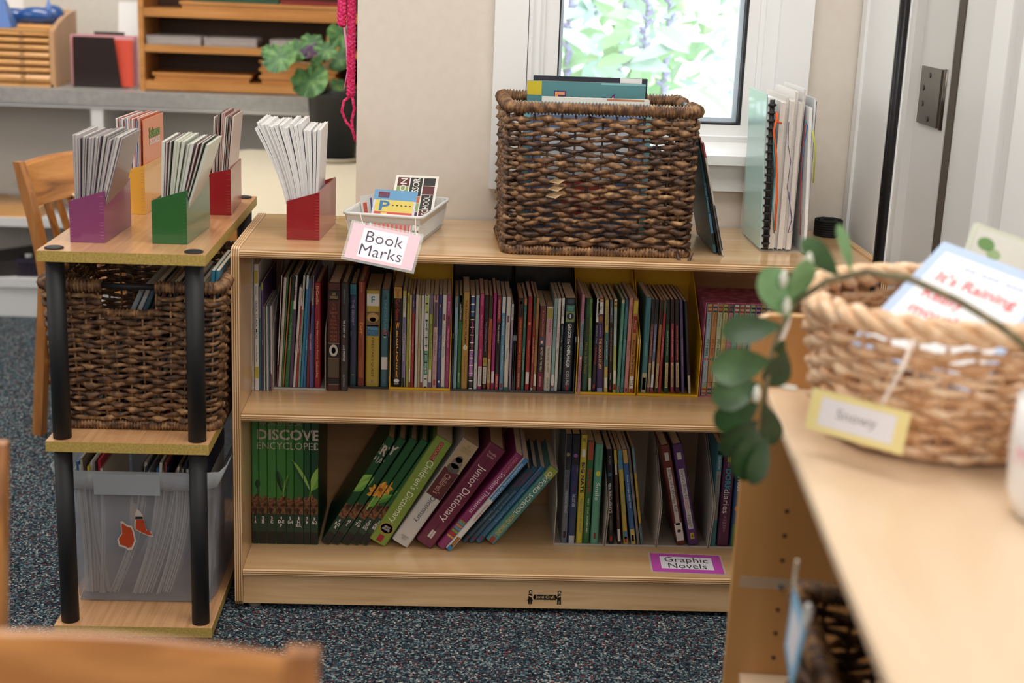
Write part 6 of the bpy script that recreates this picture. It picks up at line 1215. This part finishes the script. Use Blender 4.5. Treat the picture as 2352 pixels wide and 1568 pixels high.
obj('tape_strip', MB().box(-.012, .10, -.0006, -.0002, p.z-.004, p.z+.012), clear('clear_tape', '#e8d8c0', .35, .3), u)
# dark basket inside the unit
cb = Matrix.Rotation(RZ, 3, 'Z') @ Vector((.19, -.44, 0))
bk3 = basket('woven_basket', 'dark woven basket with a blue tag on the inner shelf of the close unit', (UA.x+cb.x, UA.y+cb.y, FZ+zsh+.001), RZ, .33, .42, .225, .0125, .034, .0056, BR, .02, .03, None, 21, .013)
def c3(px, py): return on(px, py, Y=-1.0)
# blue tag
def u2w(x, y, z): return Ui.inverted() @ Vector((x, y, z))
tg = [ul(x, y, X=.79) for x, y in ((1878, 1350), (1928, 1452), (1882, 1590), (1853, 1485))]
tg = [Vector((-.012, q.y, q.z)) for q in tg]
t = thing('hanging_tag', 'blue-bordered white tag hanging from the dark basket in the close unit', 'tag', (UA.x, UA.y, FZ), (0, 0, RZ))
def inset(P_, k): c_ = sum(P_, Vector())/4; return [c_+(q-c_)*k for q in P_]
def sheet(P_, th): return MB().hexa([tuple(q) for q in P_]+[tuple(q+Vector((-th, 0, 0))) for q in P_])
obj('tag_card', sheet(tg, .001), mat('#7fc0e4', .4), t)
obj('tag_panel', sheet([q+Vector((-.0012, 0, 0)) for q in inset(tg, .66)], .0002), mat('#ecebf2', .4), t)
k_ = [ul(1886, 1290, X=.79), ul(1880, 1320, X=.79), ul(1878, 1350, X=.79)]
obj('tag_string', MB().tube([(-.012, q.y, q.z) for q in k_], .0022, 6), mat('#d8ccb8', .8), t)
k_ = [ul(1928, 1450, X=.79), ul(1922, 1420, X=.79), ul(1936, 1395, X=.79), ul(1944, 1400, X=.79), ul(1938, 1425, X=.79), ul(1925, 1445, X=.79)]
obj('tag_string', MB().tube([(-.013, q.y, q.z) for q in k_], .003, 6), mat('#dcdcda', .7), t)
# ---- light wicker basket on the unit
WK = [noisy('wicker_%s' % n, c, 60, .5, .3) for n, c in (('a', ['#c49268', '#dcb28a', '#ecccab']), ('b', ['#d0a27a', '#e6c19c', '#f0d6b8']), ('c', ['#b88860', '#d2a47c', '#e2bc96']))]
wb = basket('wicker_basket', 'round light wicker basket with braided rim on the maple unit', (.997, -.962, .7055), .12, .345, .32, .152, .0108, .033, .0046, WK, .155, .14, None, 31, .001, rimmat=WK[1])
for s_ in range(3):
    n = 150; rr_ = 1
    obj('braided_rim', MB().tube([((.172+.009*math.sin(11*a+s_*2.094))*math.cos(a), (.159+.009*math.sin(11*a+s_*2.094))*math.sin(a), .156+.008*math.cos(11*a+s_*2.094)) for a in [2*PI*k/n for k in range(n)]], .0075, 8, 0, True), WK[1], wb, True)
# picture books in the wicker basket
def panelbook(name, label, q, th, rim, inner, items, k=.93, group=None):
    """q: lower near corner, lower far corner, upper far corner, upper near corner, seen face towards the camera"""
    c_ = q[0]; ux_ = (q[1]-q[0]); uy_ = (q[3]-q[0]); w__, h_ = ux_.length, uy_.length; ux_ = ux_/w__; uy_ = (uy_-ux_*uy_.dot(ux_)).normalized(); nz = ux_.cross(uy_)
    t = thing(name, label, 'book', c_)
    def slab(a0, a1, b0, b1, c0, c1): return MB().hexa([tuple(ux_*a+uy_*b+nz*cc) for cc in (c0, c1) for a, b in ((a0, b0), (a1, b0), (a1, b1), (a0, b1))])
    obj('cover', slab(0, w__, 0, h_, -.0015, 0), mat(rim, .35), t); obj('cover', slab(0, w__, 0, h_, -th, -th+.0015), mat(rim, .35), t)
    obj('page_block', slab(.002, w__-.002, .002, h_-.002, -th+.0016, -.0016), PAPERW, t)
    obj('cover_print', slab(w__*(1-k), w__*k, h_*(1-k), h_*k, .0001, .0003), mat(inner, .35), t)
    for it in items:
        if it[0] == 't': letter(t, it[1], ux_*(w__*it[2])+uy_*(h_*it[3])+nz*.0006, ux_, uy_, w__*it[4], h_*it[5], it[6], .02, 'cover_lettering')
        else: obj('printed_shape', MB().add([tuple(ux_*(w__*it[1]+it[3]*math.cos(a))+uy_*(h_*it[2]+it[3]*.7*math.sin(a))+nz*.0005) for a in [k_*PI/8 for k_ in range(16)]], [tuple(range(16))]), mat(it[4], .4), t)
    return t
Yp = -.99
q0 = Vector((.856, -1.02, .825)); q3 = Vector((1.019, -.83, .91)); ux_ = (Vector((1.101, -.89, .887))-q3).normalized()*.150
panelbook('picture_book', 'white picture book with blue border and red lettering leaning in the wicker basket', [q0, q0+ux_, q3+ux_, q3], .008, '#b4c8ea', '#eef0f4',
          [('t', 'It\'s Raining', .5, .70, .66, .12, '#dc5a64'), ('t', 'Really', .34, .54, .34, .11, '#dc6a74'), ('t', 'mouthy', .42, .40, .5, .11, '#d8505a'), ('o', .3, .22, .008, '#d0dc9a'), ('o', .14, .2, .012, '#c0cdea'), ('t', '-- --- ---', .55, .84, .5, .03, '#b8c4e4')], .92)
q0 = on(2165, 640, Y=-.83); q3 = on(2190, 497, Y=-.80); ux_ = on(2352, 556, Y=-.80)-q3
panelbook('picture_book', 'pale picture book with green leaves and pink writing behind the blue-bordered one', [q0-Vector((0, 0, .08)), q0-Vector((0, 0, .08))+ux_*1.15, q3+ux_*1.15, q3], .01, '#e2ead8', '#eef2ec',
          [('o', .18, .86, .012, '#7aa86a'), ('o', .3, .8, .01, '#a8c898'), ('t', 'Cr', .7, .62, .3, .14, '#e88aa0')], .97)
# tag tied on the basket
P3 = lambda px, py, Y: on(px, py, Y=Y)
a_, b_, c_, d_ = P3(1822, 893, -1.035), P3(2035, 925, -1.13), P3(2072, 1045, -1.15), P3(1848, 982, -1.06)
tt = card('hanging_tag', 'yellow-bordered tag tied to the front of the light wicker basket', 'tag', d_, c_-d_, a_-d_, (c_-d_).length, (a_-d_).length, .0008, '#ecdc98', '#e8e4e8', 'Snowy', '#8a8488', .12, .16, 0, .5, .3)
def rel_(p): return p-d_
obj('tag_string', MB().tube([rel_(P3(2100, 780, -1.13)), rel_(P3(2070, 850, -1.15)), rel_(P3(2028, 925, -1.14))], .0026, 6), mat('#e8d8cc', .8), tt)
obj('tag_string', MB().tube([rel_(P3(1781, 865, -1.04)), rel_(P3(1786, 880, -1.04)), rel_(P3(1800, 888, -1.04)), rel_(P3(1828, 892, -1.035))], .0028, 6), mat('#e4e8e0', .8), tt)
obj('tag_string', MB().tube([rel_(P3(1818, 706, -1.05)), rel_(P3(1808, 750, -1.05)), rel_(P3(1790, 795, -1.05))], .0022, 6), mat('#ece4dc', .8), tt)
# white mug partly out of frame
mg = on(2300, 1100, Z=.706)
t = thing('mug', 'white ceramic mug with faint pink writing standing in front of the wicker basket', 'mug', (1.020, -1.25, .7055))
CER = mat('#eceaea', .2, coat=.5)
obj('mug_body', MB().lathe([(.03, 0), (.046, .004), (.055, .03), (.057, .08), (.054, .125), (.051, .125), (.05, .1), (.05, .02), (.02, .012)], 48), CER, t, True)
obj('handle', MB().tube([(.05*math.cos(4.4)+0, .05*math.sin(4.4), .095), (.0, -.085, .09), (0, -.09, .06), (.0, -.08, .035), (.0, -.054, .03)], .006, 10), CER, t, True)
letter(t, 'Mar', (-.052, -.028, .072), Vector((.48, -.88, 0)), (0, 0, 1), .03, .018, '#e6a0b4', .0)
letter(t, 'o', (-.051, -.027, .105), Vector((.48, -.88, 0)), (0, 0, 1), .01, .008, '#4a2a5a', .05)
# ---- leafy garland
gt = thing('leafy_garland', 'green leafy garland trailing over the wicker basket and down the unit edge', 'plant', (.8, -1.05, .85))
O_ = Vector((.8, -1.05, .85))
def gp(px, py, Y): return on(px, py, Y=Y)-O_
ST2 = noisy('garland_stem', ['#5a5038', '#6f6a4c', '#8a7a5c'], 60, .6, .3)
main = [(2380, 815, -1.22), (2300, 750, -1.2), (2200, 690, -1.18), (2090, 640, -1.15), (1990, 624, -1.12), (1900, 645, -1.09), (1840, 685, -1.07), (1810, 720, -1.06), (1782, 780, -1.06), (1765, 850, -1.06), (1755, 920, -1.06), (1748, 985, -1.06), (1744, 1030, -1.06)]
obj('stem', MB().tube([gp(*m_) for m_ in main], [.0042]*4+[.0036]*4+[.003]*3+[.002, .0015], 8), ST2, gt, True)
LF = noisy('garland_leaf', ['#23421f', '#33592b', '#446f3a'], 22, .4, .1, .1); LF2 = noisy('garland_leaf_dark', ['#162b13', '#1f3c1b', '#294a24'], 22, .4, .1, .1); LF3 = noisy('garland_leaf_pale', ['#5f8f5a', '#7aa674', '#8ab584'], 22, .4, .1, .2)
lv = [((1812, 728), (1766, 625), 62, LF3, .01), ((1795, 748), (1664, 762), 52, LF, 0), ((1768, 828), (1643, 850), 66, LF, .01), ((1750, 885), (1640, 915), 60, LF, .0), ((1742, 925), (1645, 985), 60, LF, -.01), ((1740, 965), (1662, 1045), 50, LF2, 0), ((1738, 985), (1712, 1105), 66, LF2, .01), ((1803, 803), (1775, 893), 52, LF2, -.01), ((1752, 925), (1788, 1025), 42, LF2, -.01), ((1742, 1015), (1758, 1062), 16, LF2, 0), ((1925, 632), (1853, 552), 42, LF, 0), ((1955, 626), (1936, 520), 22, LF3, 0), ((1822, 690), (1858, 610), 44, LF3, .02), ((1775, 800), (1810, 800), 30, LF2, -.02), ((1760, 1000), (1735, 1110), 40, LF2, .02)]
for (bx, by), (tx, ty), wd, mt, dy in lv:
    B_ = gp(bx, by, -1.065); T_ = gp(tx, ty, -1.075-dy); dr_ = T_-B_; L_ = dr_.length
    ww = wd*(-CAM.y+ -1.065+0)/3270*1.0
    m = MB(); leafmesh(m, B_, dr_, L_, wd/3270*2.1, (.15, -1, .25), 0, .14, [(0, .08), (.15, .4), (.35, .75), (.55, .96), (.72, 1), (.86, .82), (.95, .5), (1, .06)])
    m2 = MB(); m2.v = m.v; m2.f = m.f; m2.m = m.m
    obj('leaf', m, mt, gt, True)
for px, py in ((1807, 702), (1738, 905), (1858, 600), (1800, 640)):
    c_ = gp(px, py, -1.08); fl = MB().lathe([(.001, -.01), (.004, -.006), (.005, 0), (.003, .007), (.001, .01)], 8); fl.v = [(x+c_.x, y+c_.y, z+c_.z) for x, y, z in fl.v]
    obj('bud', fl, mat('#dfe2d6', .5), gt, True)
